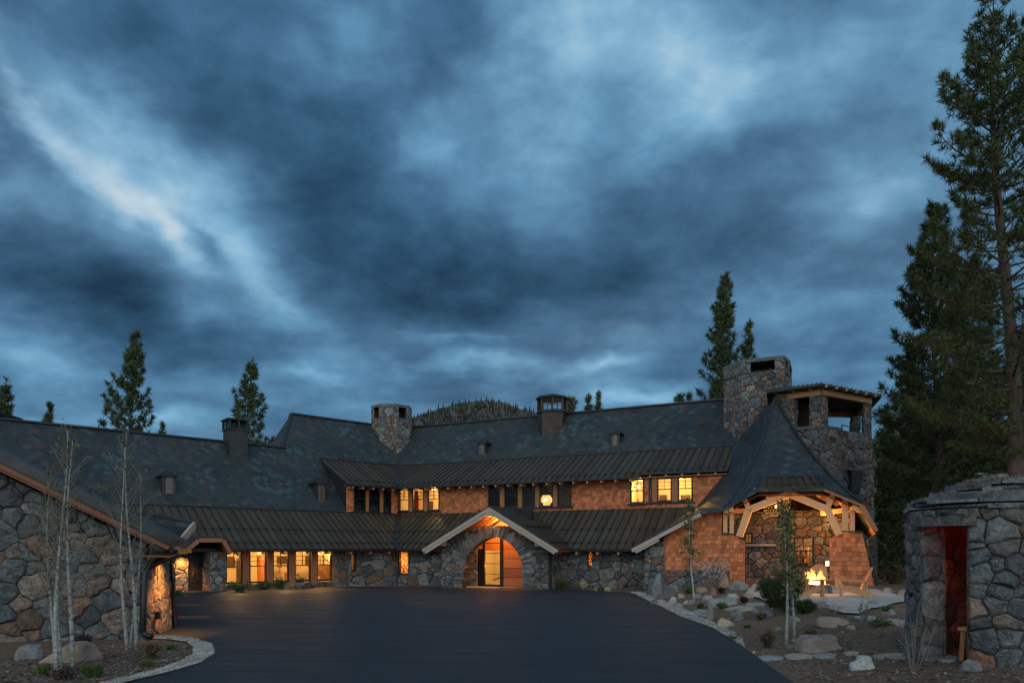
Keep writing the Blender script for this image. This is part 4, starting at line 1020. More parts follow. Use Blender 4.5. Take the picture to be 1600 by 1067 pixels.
# copper clad flue on the left roof
def box_fr(mb, fr, t, s, hw, hd, z0, z1): fbox(mb, fr, t - hw, t + hw, s - hd, s + hd, z0, z1)
t_ = FL.T(372, 6.4); mb = MB(); z1 = FL.TZ(372, 672, 6.4)[1]; z2 = FL.TZ(372, 655, 6.4)[1]
box_fr(mb, FL, t_, 6.9, .62, .62, 7.0, z1); box_fr(mb, FL, t_, 6.9, .70, .70, z1, z1 + .08)
CH = mb.build('chimney', COPPER, LODGE); CH['label'] = 'square copper clad chimney on the left roof ridge'
mb = MB()
for a in (-1, 1):
    for b in (-1, 0, 1): fbox(mb, FL, t_ + a * .6 - .07, t_ + a * .6 + .07, 6.9 + b * .6 - .07, 6.9 + b * .6 + .07, z1 + .08, z2 - .08)
for b in (-1, 1): fbox(mb, FL, t_ - .07, t_ + .07, 6.9 + b * .6 - .07, 6.9 + b * .6 + .07, z1 + .08, z2 - .08)
box_fr(mb, FL, t_, 6.9, .76, .76, z2 - .08, z2); box_fr(mb, FL, t_, 6.9, .3, .3, z1 + .08, z2 - .25); mb.build('cap', SEAM, CH)
# cupola with glazed lantern
pc = PR(FR.T(863, 9.4), 9.4, 0); r = 1.13; d = pc.y
zc = lambda py: EYE + (HY - py) / F * (d - .8)
P8 = poly_plan(pc, r, 8, R(22.5) + math.atan2(FR.u[1], FR.u[0]))
mb = MB(); prism_core(mb, shrink(P8, .94), 9.5, shrink(P8, .98), zc(642)); CU = mb.build('cupola', COPBR, LODGE); CU['label'] = 'octagonal copper cupola with glazed lantern on the ridge'
mb = MB(); prism_core(mb, shrink(P8, 1.1), zc(643), shrink(P8, 1.1), zc(640)); prism_core(mb, shrink(P8, 1.12), zc(621.5), shrink(P8, 1.16), zc(618.5))
ap_ = (pc.x, pc.y, zc(611)); rim = shrink(P8, 1.16)
for i in range(8): mb.face([(*rim[i], zc(618.5)), (*rim[(i + 1) % 8], zc(618.5)), ap_])
mb.build('cap', COPPER, CU)
mb = MB(); gm = MB()
for i in range(8):
    a, b = V((*P8[i], 0)), V((*P8[(i + 1) % 8], 0)); f = between(a, b); L = (b - a).length
    fbox(mb, f, -.06, .06, -.03, .1, zc(640), zc(621.5))
    z_ = (zc(640) + zc(621.5)) / 2 - .08; fbox(mb, f, .06, L - .06, .02, .06, z_ - .025, z_ + .025); fbox(mb, f, L / 2 - .02, L / 2 + .02, .02, .06, zc(640), zc(621.5))
    gm.face([f.P(.04, .05, zc(640)), f.P(L - .04, .05, zc(640)), f.P(L - .04, .05, zc(621.5)), f.P(.04, .05, zc(621.5))])
mb.build('lantern_frame', COPBR, CU); gm.build('pane', GLASS, CU)
def m_pane(name, col):
    m, T, b = mat(name); b.inputs['Base Color'].default_value = (*col, 1); b.inputs['Roughness'].default_value = .06; b.inputs['Specular IOR Level'].default_value = .8; return m
VENTFR = m_plain('brown_vent_frame', (.20, .10, .055), .5, .2, 3, 0)
PANE_S = m_pane('dark_pane', (.035, .08, .08)); PANE_D = m_pane('blind_pane', (.09, .07, .05))
# small boxed roof vents with a slit window
def slit(fr, px, yt, yb, s, w, lab, wl):
    t, zb_ = fr.TZ(px, yb, s); zt_ = fr.TZ(px, yt, s)[1]
    mb = MB(); fbox(mb, fr, t - w / 2, t + w / 2, s, s + 2.0, zb_ - .2, zt_ - .3); o = mb.build('dormer', COPPER, LODGE); o['label'] = lab
    rt = MB(); W2 = w / 2 + .14; za = zt_ - .3
    c4 = [fr.P(t - W2, s - .16, za), fr.P(t + W2, s - .16, za), fr.P(t + W2, s + 2.0, za), fr.P(t - W2, s + 2.0, za)]
    tp = [fr.P(t - .12, s + .45, zt_), fr.P(t + .12, s + .45, zt_), fr.P(t + .12, s + 2, zt_), fr.P(t - .12, s + 2, zt_)]
    rt.hexa([V(p) - V((0, 0, .07)) for p in c4] + [V(p) for p in c4]); rt.hexa(c4 + tp); rt.build('cap', SEAM, o)
    fm = MB(); fw = .075; a, b = t - w * .28, t + w * .28; z0, z1 = zb_ + .06, za - .13
    for (p, q, r_, s_) in ((a, a + fw, z0, z1), (b - fw, b, z0, z1), (a, b, z0 - fw, z0), (a, b, z1, z1 + fw)): fbox(fm, fr, p, q, s - .05, s + .02, r_, s_)
    for k in (1, 2, 3): z = z0 + (z1 - z0) * k / 4; fbox(fm, fr, a + fw, b - fw, s - .03, s + .01, z - .012, z + .012)
    wn = fm.build('window', VENTFR, o); g = MB(); g.face([fr.P(a, s - .012, z0), fr.P(b, s - .012, z0), fr.P(b, s - .012, z1), fr.P(a, s - .012, z1)])
    g.build('pane', PANE_D if wl else PANE_S, wn)
def sslate(z): return 3.1 + (z - 5.08) / 1.116
slit(FL, 264.5, 735, 771, 3.75, .78, 'leftmost small copper roof dormer with slit window', 0)
slit(FL, 502, 748, 783, 3.85, .72, 'small copper roof dormer beside the shingled upper storey', 1)
slit(FR, 753, 686, 712, 7.35, .66, 'small copper roof dormer left of the cupola', 0)
slit(FR, 961, 670, 698, 7.35, .66, 'small copper roof dormer right of the cupola', 0)
# ---- great outdoor porch at the right end
SF = -2.67; Z = lambda px, py, q: FR.TZ(px, py, q)
A0 = PR(*[Z(1211, 622, 3)[0], 3, Z(1211, 622, 3)[1]]); tA = Z(1211, 622, 3)[0]; zA = A0.z
q = lambda px, py, s: FR.Q(px, py, s)
K = q(1131, 794, -3.2); k1 = q(1146, 788, -3.2); e2 = q(1184, 763.5, -3.3); e3 = q(1287, 762, -3.3); e4 = q(1346, 786, -3.2); e5 = q(1369, 826, -3.2)
m2 = q(1186, 747, -2.6); m3 = q(1277, 747, -2.6)
QQ = q(1095, 798.5, -3.2); RR = q(988, 856, -3.2); R3 = PR(Z(988, 856, -3.2)[0] - .2, 3.2, 2.45)
H1 = q(1137, 735, SU); H2 = q(1088, 792, SU); HB = q(1147, 692, 6.8)
g_ = MB()
def rf3(*pts): g_.slab(pts, .16, d=(0, 0, -1))
def bez(p, c, e, t): return p * (1 - t) ** 2 + c * 2 * t * (1 - t) + e * t * t
cbk = V((FR.n[0], FR.n[1], 0))
cL = A0.lerp(K, .5) + cbk * .5 + V((.25, 0, -1.1)); cR = A0.lerp(e4, .5) + cbk * .4 + V((-.25, 0, -.9))
c2_ = A0.lerp(e2, .5) + cbk * .55 + V((0, 0, -1.0)); c3_ = A0.lerp(e3, .5) + cbk * .55 + V((0, 0, -1.0))
midL, midR = bez(A0, cL, K, .5), bez(A0, cR, e4, .5)
H0 = q(1169, 688, 4.4); B1 = PR(28.3, 6, 5.2); bk_l = PR(tA, 7.2, zA)
def backl(t):          # flared edge against the main roof and shingle wall
    pts = [A0, H0, H1, H2]; f = t * 3; i = min(2, int(f)); return pts[i].lerp(pts[i + 1], f - i)
NV = 14; topm = .72
for i in range(NV):
    t0, t1 = i / NV, (i + 1) / NV
    rows = [[bez(A0, cL, K, t), bez(A0, c2_, e2, t), bez(A0, c3_, e3, t), bez(A0, cR, e4, t)] for t in (t0, t1)]
    for k in range(3):
        a_, b_, c_2, d_ = rows[1][k], rows[1][k + 1], rows[0][k + 1], rows[0][k]
        rf3(*([a_, b_, d_] if i == 0 else [a_, b_, c_2, d_]))
    x0, x1 = backl(t0), backl(t1)
    rf3(*([rows[1][0], A0, x1] if i == 0 else [rows[1][0], rows[0][0], x0, x1]))
    rf3(*([A0, rows[1][3], B1] if i == 0 else [rows[0][3], rows[1][3], B1]))
m2, m3 = bez(A0, c2_, e2, .85), bez(A0, c3_, e3, .85)
rf3(K, H2, QQ); rf3(H2, R3, RR, QQ)
rf3(A0, bk_l, HB, H0); rf3(H0, HB, H1)
B1 = PR(28.3, 6, 5.2); B2 = PR(29.5, 6, 3.4)
rf3(A0, B1, PR(tA, 7.2, zA)); rf3(e4, e5, B2, B1)
GR_ = g_.build('roof', SLATE, LODGE, uv=True); GR_['label'] = 'steep flared slate roof over the outdoor fire porch'
mb = MB(); lift = V((0, -.02, .05)); mb.slab([m2 + lift, e2 + lift, e3 + lift, m3 + lift], .05, d=(0, 0, -1)); mb.build('metal_apron', METAL, GR_, uv=True)
mb = MB()
for k in range(9): f = k / 8; mb.bar(m2.lerp(m3, f) + lift * 2, e2.lerp(e3, f) + lift * 2, .04, .06)
mb.bar(m2 + lift * 2, m3 + lift * 2, .08, .08); mb.bar(m2.lerp(e2, .75) + lift * 3, m3.lerp(e3, .75) + lift * 3, .03, .05); mb.build('standing_seam', SEAM, GR_)
mb = MB()   # hips
hl_ = [bez(A0, cL, K, i / 10) + lift for i in range(11)]; hr_ = [bez(A0, cR, e4, i / 10) + lift for i in range(11)]
for hh in (hl_, hr_):
    for a_, b_ in zip(hh, hh[1:]): mb.bar(a_, b_, .16, .04)
mb.build('ridge_cap', COPPER, GR_)
# white-grey barge on the left sweep
mb = MB(); dn = V((0, 0, -.14)); fw_ = V(PR(0, -.06, 0) - PR(0, 0, 0))
mb.bar(RR + dn + fw_, QQ + dn + fw_ + V((0, 0, -.03)), .09, .2); mb.bar(RR + dn * 2.2 + fw_ * .3 + (QQ - RR) * .05, RR.lerp(QQ, .4) + dn * 2.2 + fw_ * .3, .09, .17); mb.build('barge_board', GREYWD, GR_)
mb = MB(); mb.bar(e4 + V((0, 0, -.12)), e5 + V((0, 0, -.12)), .1, .22); mb.bar(e3 + V((0, 0, -.1)) , e4 + V((0, 0, -.1)), .08, .1); mb.build('rake_board', CEDAR, GR_)
# timber ceiling under the roof
c_ = MB(); dz = V((0, 0, -.24)); off = V(PR(0, .3, 0) - PR(0, 0, 0))
for f in ((e4, e5, B2, B1), ): c_.face([p + dz + off * (0.2) for p in f])
for i in range(4, NV):
    t0, t1 = i / NV, (i + 1) / NV; dz2 = V((0, 0, -.34)) + off
    rows = [[bez(A0, cL, K, t), bez(A0, c2_, e2, t), bez(A0, c3_, e3, t), bez(A0, cR, e4, t)] for t in (t0, t1)]
    for k in range(3): c_.face([p + dz2 for p in (rows[1][k], rows[1][k + 1], rows[0][k + 1], rows[0][k])])
c_.build('ceiling', REDWD, LODGE)
# face walls
fm_ = fmap(FR, SF)
z = lambda px, py: Z(px, py, SF)
ZG = lambda px, py: gp(px, py).z
lw = [z(1037, 893), z(1164, 893), z(1164, 906), z(1164, 845), z(1152, 836.5), z(1128, 834.5), z(1128, 797), z(1100, 801), z(1037, 840)]
zlow = -.1
lwall = [(z(1037, 0)[0], .35), (z(1164, 0)[0], -.05 + .3), z(1164, 845), z(1152, 836.5), z(1128, 834.5), z(1128, 797), z(1100, 801), z(1037, 840)]
mb = MB(); mb.slab([fr_pt for fr_pt in [PR(a, SF + .02, b) for a, b in lwall]], .4, (.05, .03, .02), d=(FR.n[0], FR.n[1], 0))
shingles(mb, fmap(FR, SF), lwall, .23, 71)
SWL = mb.build('wall', SHING, LODGE); SWL['label'] = 'shingled knee wall left of the timber arch'
rwall = [(z(1297, 0)[0], .1), (z(1371, 0)[0], .1), z(1347, 832), z(1312, 832), z(1296, 840)]
mb = MB(); mb.slab([PR(a, SF + .02, b) for a, b in rwall], .9, (.05, .03, .02), d=(FR.n[0], FR.n[1], 0))
shingles(mb, fmap(FR, SF), rwall, .23, 72)
tl = z(1297, 0)[0]; shingles(mb, lambda a, b, h: PR(tl - h, SF + .9 - a, b), [(0, .1), (.9, .1), (.9, z(1296, 841)[1]), (0, z(1296, 841)[1])], .23, 73)
SWR = mb.build('wall', SHING, LODGE); SWR['label'] = 'battered shingled knee wall right of the timber arch'
for pts in ((z(1297, 839.5), z(1312, 831), z(1347, 831), z(1372, 905)), (z(1128, 833.5), z(1152, 835.5), z(1165, 844))):
    mb = MB()
    for a, b in zip(pts, pts[1:]): mb.bar(PR(a[0], SF + .15, a[1] + .03), PR(b[0], SF + .15, b[1] + .03), .55 if b[1] > 1.5 else .3, .06)
    mb.build('coping', SEAM, LODGE)
# stone pier and plinth on the left, plinth on the right
mb = MB(); ta, tb = z(1009, 0)[0], z(1037, 0)[0]
stone_prism(mb, [tuple(PR(ta, SF - .05, 0)[:2]), tuple(PR(tb, SF - .05, 0)[:2]), tuple(PR(tb, 0, 0)[:2]), tuple(PR(ta, 0, 0)[:2])], -.5, z(1020, 846)[1], .5, .42, 75, .06, tan=.1)
mb.build('pier', STONE, LODGE)
mb = MB(); fbox(mb, FR, tb, z(1140, 0)[0], SF - .3, SF + .1, -.5, z(1090, 890)[1], DK); veneer(mb, fmap(FR, SF - .3), [[(tb, -.5), (z(1140, 0)[0], -.5), (z(1140, 0)[0], z(1090, 890)[1]), (tb, z(1090, 890)[1])]], .8, .45, 76, .08, tan=.2); mb.build('plinth', STONE, LODGE); mb = MB()
fbox(mb, FR, tl - .1, z(1373, 0)[0], SF - .1, SF + .9, -.5, .22, DK); veneer(mb, fmap(FR, SF - .1), [[(tl - .1, -.5), (z(1373, 0)[0], -.5), (z(1373, 0)[0], .22), (tl - .1, .22)]], .7, .4, 77, .08, tan=.2); mb.build('plinth', STONE, LODGE); mb = MB()
fbox(mb, FR, z(1140, 0)[0], z(1166, 0)[0], SF - .05, SF + .5, -.5, .24, DK); veneer(mb, fmap(FR, SF - .05), [[(z(1140, 0)[0], -.5), (z(1166, 0)[0], -.5), (z(1166, 0)[0], .24), (z(1140, 0)[0], .24)]], .7, .4, 78, .08, tan=.4)
mb.build('plinth', STONE, LODGE)
# porch back wall with window
SB = .6; zb2 = lambda px, py: Z(px, py, SB)
w0, w1 = zb2(1240, 886), zb2(1271.5, 838.5); v0, v1 = zb2(1163, 850), zb2(1176, 832)
BW = stone_wall('wall', FR, SB, z(1120, 0)[0] - .5, z(1345, 0)[0] - .3, -.4, 4.6, [(w0[0], w1[0], w0[1], w1[1]), (v0[0], v1[0], v0[1], v1[1])], sx=.5, sy=.38, seed=80, tan=.35)
window(FR, SB + .05, w0[0], w1[0], w0[1], w1[1], 'hung', label='amber lit window with books behind the fire'); window(FR, SB + .05, v0[0], v1[0], v0[1], v1[1], 'small', label='small lit window left of the porch')
R5 = room(FR, v0[0] - .4, w1[0] + .6, SB + .36, SB + 3, .3, 3.6, PLASTER)
lamp('room_lamp', PR(w1[0] - .2, SB + 1.2, 2.7), 75, AMBER, .12, LODGE); lamp('room_lamp', PR(v1[0], SB + 1.2, 2.7), 18, AMBER, .12, LODGE)
mb = MB(); tq = FR.T(1242, SB + 2.0)
for k in range(6): fbox(mb, FR, tq - .3, tq + .75, SB + 1.7, SB + 2.1, .5 + k * .4, .54 + k * .4)
for k in (0, 1, 2): fbox(mb, FR, tq - .3 + k * .5, tq - .26 + k * .5, SB + 1.7, SB + 2.1, .5, 2.6)
BS = mb.build('bookshelf', FLOORW, R5); mb = MB(); rnd = random.Random(4)
for k in range(5):
    t = tq - .22
    while t < tq + .66:
        w = rnd.uniform(.03, .07); fbox(mb, FR, t, t + w * .9, SB + 1.66, SB + 2.0, .545 + k * .4, .545 + k * .4 + rnd.uniform(.18, .33), rnd.choice([(.05, .04, .035), (.2, .12, .05), (.09, .09, .1), (.3, .06, .03), (.4, .33, .2)])); t += w + (rnd.random() < .15) * .12
mb.build('books', m_attr('book_spines'), R5)
mb = MB(); fbox(mb, FR, FR.T(1166, SB) - .2, FR.T(1213, SB), SB - .4, SB - .09, Z(1190, 853, SB)[1], Z(1190, 849.5, SB)[1]); mb.build('mantel', SLABM, LODGE)
mb = MB(); fbox(mb, FR, z(1163, 0)[0] + .02, z(1298, 0)[0] - .02, SF + .5, SB - .1, -.4, .30); mb.build('floor_slab', SLABM, LODGE)
# porch side walls (inside)
mb = MB(); fbox(mb, FR, z(1120, 0)[0] - .6, z(1128, 0)[0] - .6, SF + .45, SB, -.3, 4.0, DK); mb.build('side_wall', STONE, LODGE); mb = MB(); fbox(mb, FR, z(1340, 0)[0] + .5, z(1340, 0)[0] + .9, SF + 1.0, SB, -.3, 3.0, DK); mb.build('side_wall', STONE, LODGE)
# timber arch truss
tr = MB(); th = .34
def beam(a, b, w=.36, s=SF - .05, d=.34): 
    A, B = Z(*a, s), Z(*b, s); tr.bar(PR(A[0], s, A[1]), PR(B[0], s, B[1]), d, w, up=(FR.u[0], FR.u[1], 0) if abs(A[0] - B[0]) < abs(A[1] - B[1]) else (0, 0, 1))
beam((1155.5, 838), (1171, 794.5), .33); beam((1168, 797), (1236, 770.5), .33); beam((1231, 770.5), (1296, 796.5), .33); beam((1292, 793), (1311, 835), .33)
beam((1162, 776), (1170.5, 795), .24, SF - .02, .28); beam((1302, 772), (1292.5, 794), .26, SF - .02, .28)
beam((1133.5, 834), (1133.5, 799), .2, SF + .05, .2); beam((1143.5, 836), (1143.5, 787), .2, SF + .05, .2)
beam((1320.5, 833), (1320.5, 776), .26, SF + .05, .26); beam((1332, 832), (1332, 796), .2, SF + .05, .2)
beam((1178, 765.5), (1288, 764), .2, SF - .2, .3)
for px, py in ((1194, 764), (1238, 763.5), (1281, 763)): 
    t, zz = Z(px, py, -3.1); tr.bar(PR(t, -3.05, zz), PR(t, -1.2, zz + .25), .14, .16)
for px, py in ((1134, 797.5), (1142, 795.5), (1335, 793), (1343, 795)): 
    t, zz = Z(px, py, -3.1); tr.bar(PR(t, -3.1, zz), PR(t, -1.0, zz + .05), .2, .22)
beam((1282, 802), (1345, 793), .24, SF + 1.2, .24); beam((1120, 800), (1165, 797), .22, SF + .5, .22)
for f in (.2, .5, .8): tr.bar(e4.lerp(e3, f) + V((0, .5, -.4)), midR.lerp(m3, f) + V((0, 1.4, -.45)), .14, .18)
tr.build('timber_truss', TIMBER, LODGE)
# small wall lamp
wl = MB(); P0 = FR.Q(1297.5, 880, SF + .4); fbox(wl, FR, tl - .2, tl - .05, SF + .35, SF + .5, P0.z - .12, P0.z + .12); wl.build('wall_lamp', m_emit('wall_lamp_glow', (1, .55, .18), 5), LODGE)
spot('porch_lamp_or_fill', PR(FR.T(1235, SF), SF + 1.7, 5.0), PR(FR.T(1235, SF), SF + .6, 0), 75, (1, .48, .14), 130, .8, .1, LODGE)
lamp('porch_lamp_or_fill', PR(FR.T(1295, SF), SF + .9, 3.9), 100, (1, .46, .12), .1, LODGE); lamp('porch_lamp_or_fill', PR(FR.T(1325, SF), -.4, 3.2), 60, (1, .46, .12), .1, LODGE)
spot('porch_lamp_or_fill', PR(FR.T(1240, SF), SF - .4, .9), PR(FR.T(1236, SF), SF + .2, 5.6), 1350, (1, .48, .15), 120, .9, .3, LODGE)  # unseen up-light, added to brighten the front of the truss
# ---- stone tower with open belvedere
T0 = V((17.65, 39.0, 0)); dr_ = V((.857, .515, 0)); dl_ = V((-.777, .629, 0))
bkv = V((1.75, 4.6, 0)); pl = [T0 + dl_ * 2.5, T0, T0 + dr_ * 4.85, T0 + dr_ * 4.6 + bkv, T0 + dl_ * 2.4 + bkv]; pl2 = [(p.x, p.y) for p in pl]
zp = 9.45
mb = MB(); stone_prism(mb, pl2, -.6, zp, .55, .42, 91, .07, taper=1.10, tan=.4, faces=(0, 1, 2))
TW = mb.build('tower', STONE, LODGE); TW['label'] = 'stone tower with open belvedere under a low roof'
zr = 11.35
w = .62
for i, (wa, wb) in enumerate(((.9, .7), (.62, .62), (.7, .7), (.6, .6), (.6, .6))):
    mb = MB(); p = pl[i]; a = (pl[i - 1] - p).normalized(); b = (pl[(i + 1) % 5] - p).normalized()
    quad = [p + b * .0, p + b * wb, p + b * wb + a * wa, p + a * wa]
    stone_prism(mb, [(x.x, x.y) for x in quad], zp, zr, .5, .42, 95 + i, .04, tan=.35, ext=0); mb.build('pillar', STONE, TW); mb = MB()
p = T0 + dl_ * 1.6; stone_prism(mb, [(x.x, x.y) for x in (p + dl_ * .85, p, p + dr_ * .5, p + dl_ * .85 + dr_ * .5)], zp, zr + .2, .5, .42, 99, .05, tan=.35, ext=0)
mb.build('pillar', STONE, TW)
mb = MB(); cap = shrink(pl2, 1.02); inn = shrink(pl2, .88)
for i in range(5):
    j = (i + 1) % 5; f = .45 if i == 1 else 1
    a, b, c, d = V((*cap[i], zp)), V((*cap[j], zp)), V((*inn[j], zp)), V((*inn[i], zp))
    if i == 1: b = a.lerp(b, .42); c = d.lerp(c, .42)
    mb.hexa([a, b, c, d] + [x + V((0, 0, .14)) for x in (a, b, c, d)], (.2, .2, .2))
mb.build('coping', STONE, TW)
rl_ = MB(); a, b = T0.lerp(pl[2], .4), pl[2] - dr_ * .6; rl_.bar((a.x, a.y, zp + .3), (b.x, b.y, zp + .3), .05, .05)
for k in range(4): c = a.lerp(b, k / 3); rl_.bar((c.x, c.y, zp), (c.x, c.y, zp + .3), .04, .04)
rl_.build('railing', DARKF, TW)
bm_ = MB()
for i in range(5):
    j = (i + 1) % 5; a, b = V((*shrink(pl2, .97)[i], zr + .12)), V((*shrink(pl2, .97)[j], zr + .12)); bm_.bar(a, b, .3, .3)
for k in range(6):
    a = T0 + dr_ * (-.2 + k * .95); o_ = V((dr_.y, -dr_.x, 0)); bm_.bar(a + o_ * .5 + V((0, 0, zr + .36)), a - o_ * 3 + V((0, 0, zr + .5)), .13, .17)
for k in range(3):
    a = T0 + dl_ * (.5 + k * .95); o_ = V((-dl_.y, dl_.x, 0)); bm_.bar(a + o_ * .5 + V((0, 0, zr + .36)), a - o_ * 3 + V((0, 0, zr + .5)), .13, .17)
bm_.build('roof_beam', TIMBER, TW)
mb = MB(); cen = V((sum(p[0] for p in pl2) / 5, sum(p[1] for p in pl2) / 5, zr + .72)); ro = [V((*p, zr + .46)) for p in shrink(pl2, 1.21)]; ro[0].z += 0
for i in range(5): mb.slab([ro[i], ro[(i + 1) % 5], cen], .13, d=(0, 0, -1))
RT = mb.build('roof', COPPER, TW, uv=True)
mb = MB()
for i in (0, 1, 2):
    for k in range(13): f = k / 12; a = ro[i].lerp(ro[(i + 1) % 5], f); mb.bar(a + V((0, 0, .03)), a.lerp(cen, .97) + V((0, 0, .03)), .05, .07)
mb.build('standing_seam', SEAM, RT)
ce_ = MB(); ce_.face([V((p.x, p.y, zr + .3)) for p in ro][::-1]); ce_.build('ceiling', ROOMDK, TW)
fT = between(T0, pl[2]); a, zz0 = fT.TZ(1323, 769); b, zz1 = fT.TZ(1337, 737); mb = MB(); fbox(mb, fT, a, b, -.30, .12, zz0, zz1); mb.build('window', DARKF, TW)
mb = MB(); fbox(mb, fT, a - .35, b + .3, -.36, .1, zz1, zz1 + .16, (.2, .2, .2)); mb.build('lintel', STONE, TW)

en = MB(); e_ = [T0 + dl_ * 1.9 + bkv * .42, T0 + dl_ * .2 + bkv * .42, T0 + dl_ * .2 + bkv * .9, T0 + dl_ * 1.9 + bkv * .9]
prism_core(en, [(p.x, p.y) for p in e_], zp - .1, [(p.x, p.y) for p in e_], zr + .25, (.03, .025, .02)); en.build('stair_enclosure', ROOMDK, TW)
# ------------------------------------------------------------------ garage in the left foreground
G0 = V((-8.1, 15.1, 0)); gu = V((.96, .28, 0)).normalized(); GLp = G0 - gu * 12; G1 = V((-8.93, 17.9, 0)); G2 = V((-16.4, 30.5, 0))
GAR = thing('garage', 'low rubble stone garage with orange cedar rake boards in the left foreground', 'garage', (-12, 16, 0))
FG = between(GLp, G0); LG = 12.0
gA, gzA = FG.TZ(0, 733), None
trp = lambda px, py, s=0: FG.TZ(px, py, s)
r0, r1 = trp(0, 728, -.45), trp(268, 858, -.45); slope = (r0[1] - r1[1]) / (r1[0] - r0[0])
zline = lambda t: r1[1] + (r1[0] - t) * slope
tm = 5.6
def gout(x0): return [(x0, -.4), (LG, -.4), (LG, zline(LG) - .2), (max(tm, x0), zline(max(tm, x0)) - .2)] + ([(x0, zline(tm) - .2 - (tm - x0) * slope)] if x0 < tm else [])
mb = MB(); mb.slab([FG.P(a, .03, b) for a, b in gout(0.0)], .4, DK, d=(FG.n[0], FG.n[1], 0))
veneer(mb, lambda a, b, h: FG.P(a, -h, b), [gout(4.0)], .47, .33, 103, .085, .005, .22, bot=.75, proud=.03)
fS = between(G0, G1); LS = (G1 - G0).length; fbox(mb, fS, .3, LS, .03, .4, -.4, 2.42, DK)
veneer(mb, lambda a, b, h: fS.P(a, -h, b), [[(-.08, -.4), (LS + .02, -.4), (LS + .02, 2.42), (-.08, 2.42)]], .42, .32, 104, .035, .006, .3, bot=.5, proud=.012)
fS2 = between(G1, G2); L2 = (G2 - G1).length; fbox(mb, fS2, 0, L2, .0, .4, -.6, 2.42, DK); veneer(mb, lambda a, b, h: fS2.P(a, -h, b), [[(0, -.6), (L2, -.6), (L2, 2.42), (0, 2.42)]], .9, .6, 105, .08, .02, .3)
mb.build('wall', STONE, GAR)
mb = MB(); bk_ = lambda t, zz, s: FG.P(t, s, zz)
mb.slab([bk_(r1[0], r1[1] + .22, -.6), bk_(tm, zline(tm) + .22, -.6), bk_(tm, zline(tm) + .22, 1.6), bk_(r1[0], r1[1] + .22, 1.6)], .16, d=(0, 0, -1))
mb.slab([bk_(tm, zline(tm) + .22, -.6), bk_(tm - 6.5, zline(tm) - 6.5 * slope + .22, -.6), bk_(tm - 6.5, zline(tm) - 6.5 * slope + .22, 4), bk_(tm, zline(tm) + .22, 4)], .16, d=(0, 0, -1))
ca, cb_, cc_, cd_ = at(270, 856, 17.35), at(302, 817.5, 18.9), at(150, 787, 18.6), at(120, 786, 14.3)
mb.slab([ca, cb_, cc_, cd_], .14, d=(0, 0, -1))
r2 = V((G2.x, G2.y, 2.5)); mb.slab([cb_, r2 + V((.6, .4, .2)), V((-18.4, 27.5, 4.4)), cc_], .14, d=(0, 0, -1))
GRF = mb.build('roof', SLATE, GAR, uv=True)
mb = MB(); mb.bar(bk_(r1[0] + .05, r1[1] + .19, -.64), bk_(tm, zline(tm) + .22, -.64), .08, .20); mb.build('rake_flashing', COPPER, GRF); mb = MB(); mb.bar(cc_ + V((0, 0, .05)), cb_ + V((0, 0, .05)), .16, .07); mb.build('ridge_cap', COPPER, GRF)
mb = MB(); mb.bar(bk_(r1[0] - .02, r1[1] + .03, -.58), bk_(tm, zline(tm) + .05, -.58), .09, .10); mb.bar(bk_(r1[0] - .3, r1[1] + .12, -.5), bk_(tm, zline(tm) - .07, -.5), .1, .08); mb.build('barge_board', RAKEWD, GAR)
mb = MB(); mb.face([bk_(r1[0] - .05, r1[1] - .02, -.55), bk_(tm, zline(tm) - .02, -.55), bk_(tm, zline(tm) - .02, .1), bk_(r1[0] - .05, r1[1] - .02, .1)]); mb.slab([V((*FG.P(LG - .3, .0, 0)[:2], 2.44)), V((*(FG.P(r1[0] - .02, -.5, 0))[:2], 2.42)), ca + V((.0, .3, -.12)), V((*(G1 + V((.1, .2, 0)))[:2], 2.44))], .04, d=(0, 0, -1)); mb.build('soffit', RAKEWD, GAR)
mb = MB(); mb.bar(ca + V((.03, -.0, -.04)), cb_ + V((.03, 0, -.05)), .07, .2); mb.build('rake_board', GREYWD, GAR)
mb = MB(); gl0 = at(262, 860, 17.0); mb.bar(gl0, at(296, 860, 19.2), .12, .12); mb.build('gutter', GUTTER, GAR)
mb = MB(); d1 = [at(275, 862, 16.5), at(271, 867, 16.3), at(231, 886, 14.8), at(224, 893, 14.7), at(223, 985, 14.7), at(225, 991, 14.7), at(236, 994, 14.6)]
mb.tube(d1, .066, 8); mb.build('downspout', GUTTER, GAR)
mb = MB(); d2 = [at(263, 862, 17.4), at(265, 875, 17.6), G1 + V((.16, -.08, .45)), G1 + V((.18, -.12, .32)), G1 + V((.55, -.2, .26))]; mb.tube(d2, .06, 8); mb.build('downspout', GUTTER, GAR)
mb = MB(); pz = fS.P(.7, -.12, .98); fbox(mb, fS, .62, .76, -.16, -.02, .95, 1.12); mb.build('socket_box', DARKF, GAR)
spot('eave_lamp_light', fS.P(1.25, -.62, 2.36), fS.P(1.2, .05, 1.0), 300, (1, .38, .08), 120, .9, .03, GAR)
mb = MB(); a_ = fS.P(1.25, -.62, 2.44); mb.tube([a_, a_ - V((0, 0, .05))], .05, 10); mb.build('eave_lamp', DARKF, GAR)
for p, k in (((-13.35, 27.0), 26), ((-10.45, 21.3), 26)): spot('eave_lamp_light', (p[0] + .1, p[1], 2.3), (p[0] + .65, p[1] - .2, 0), 90, (1, .42, .1), 40, .6, .03, GAR)
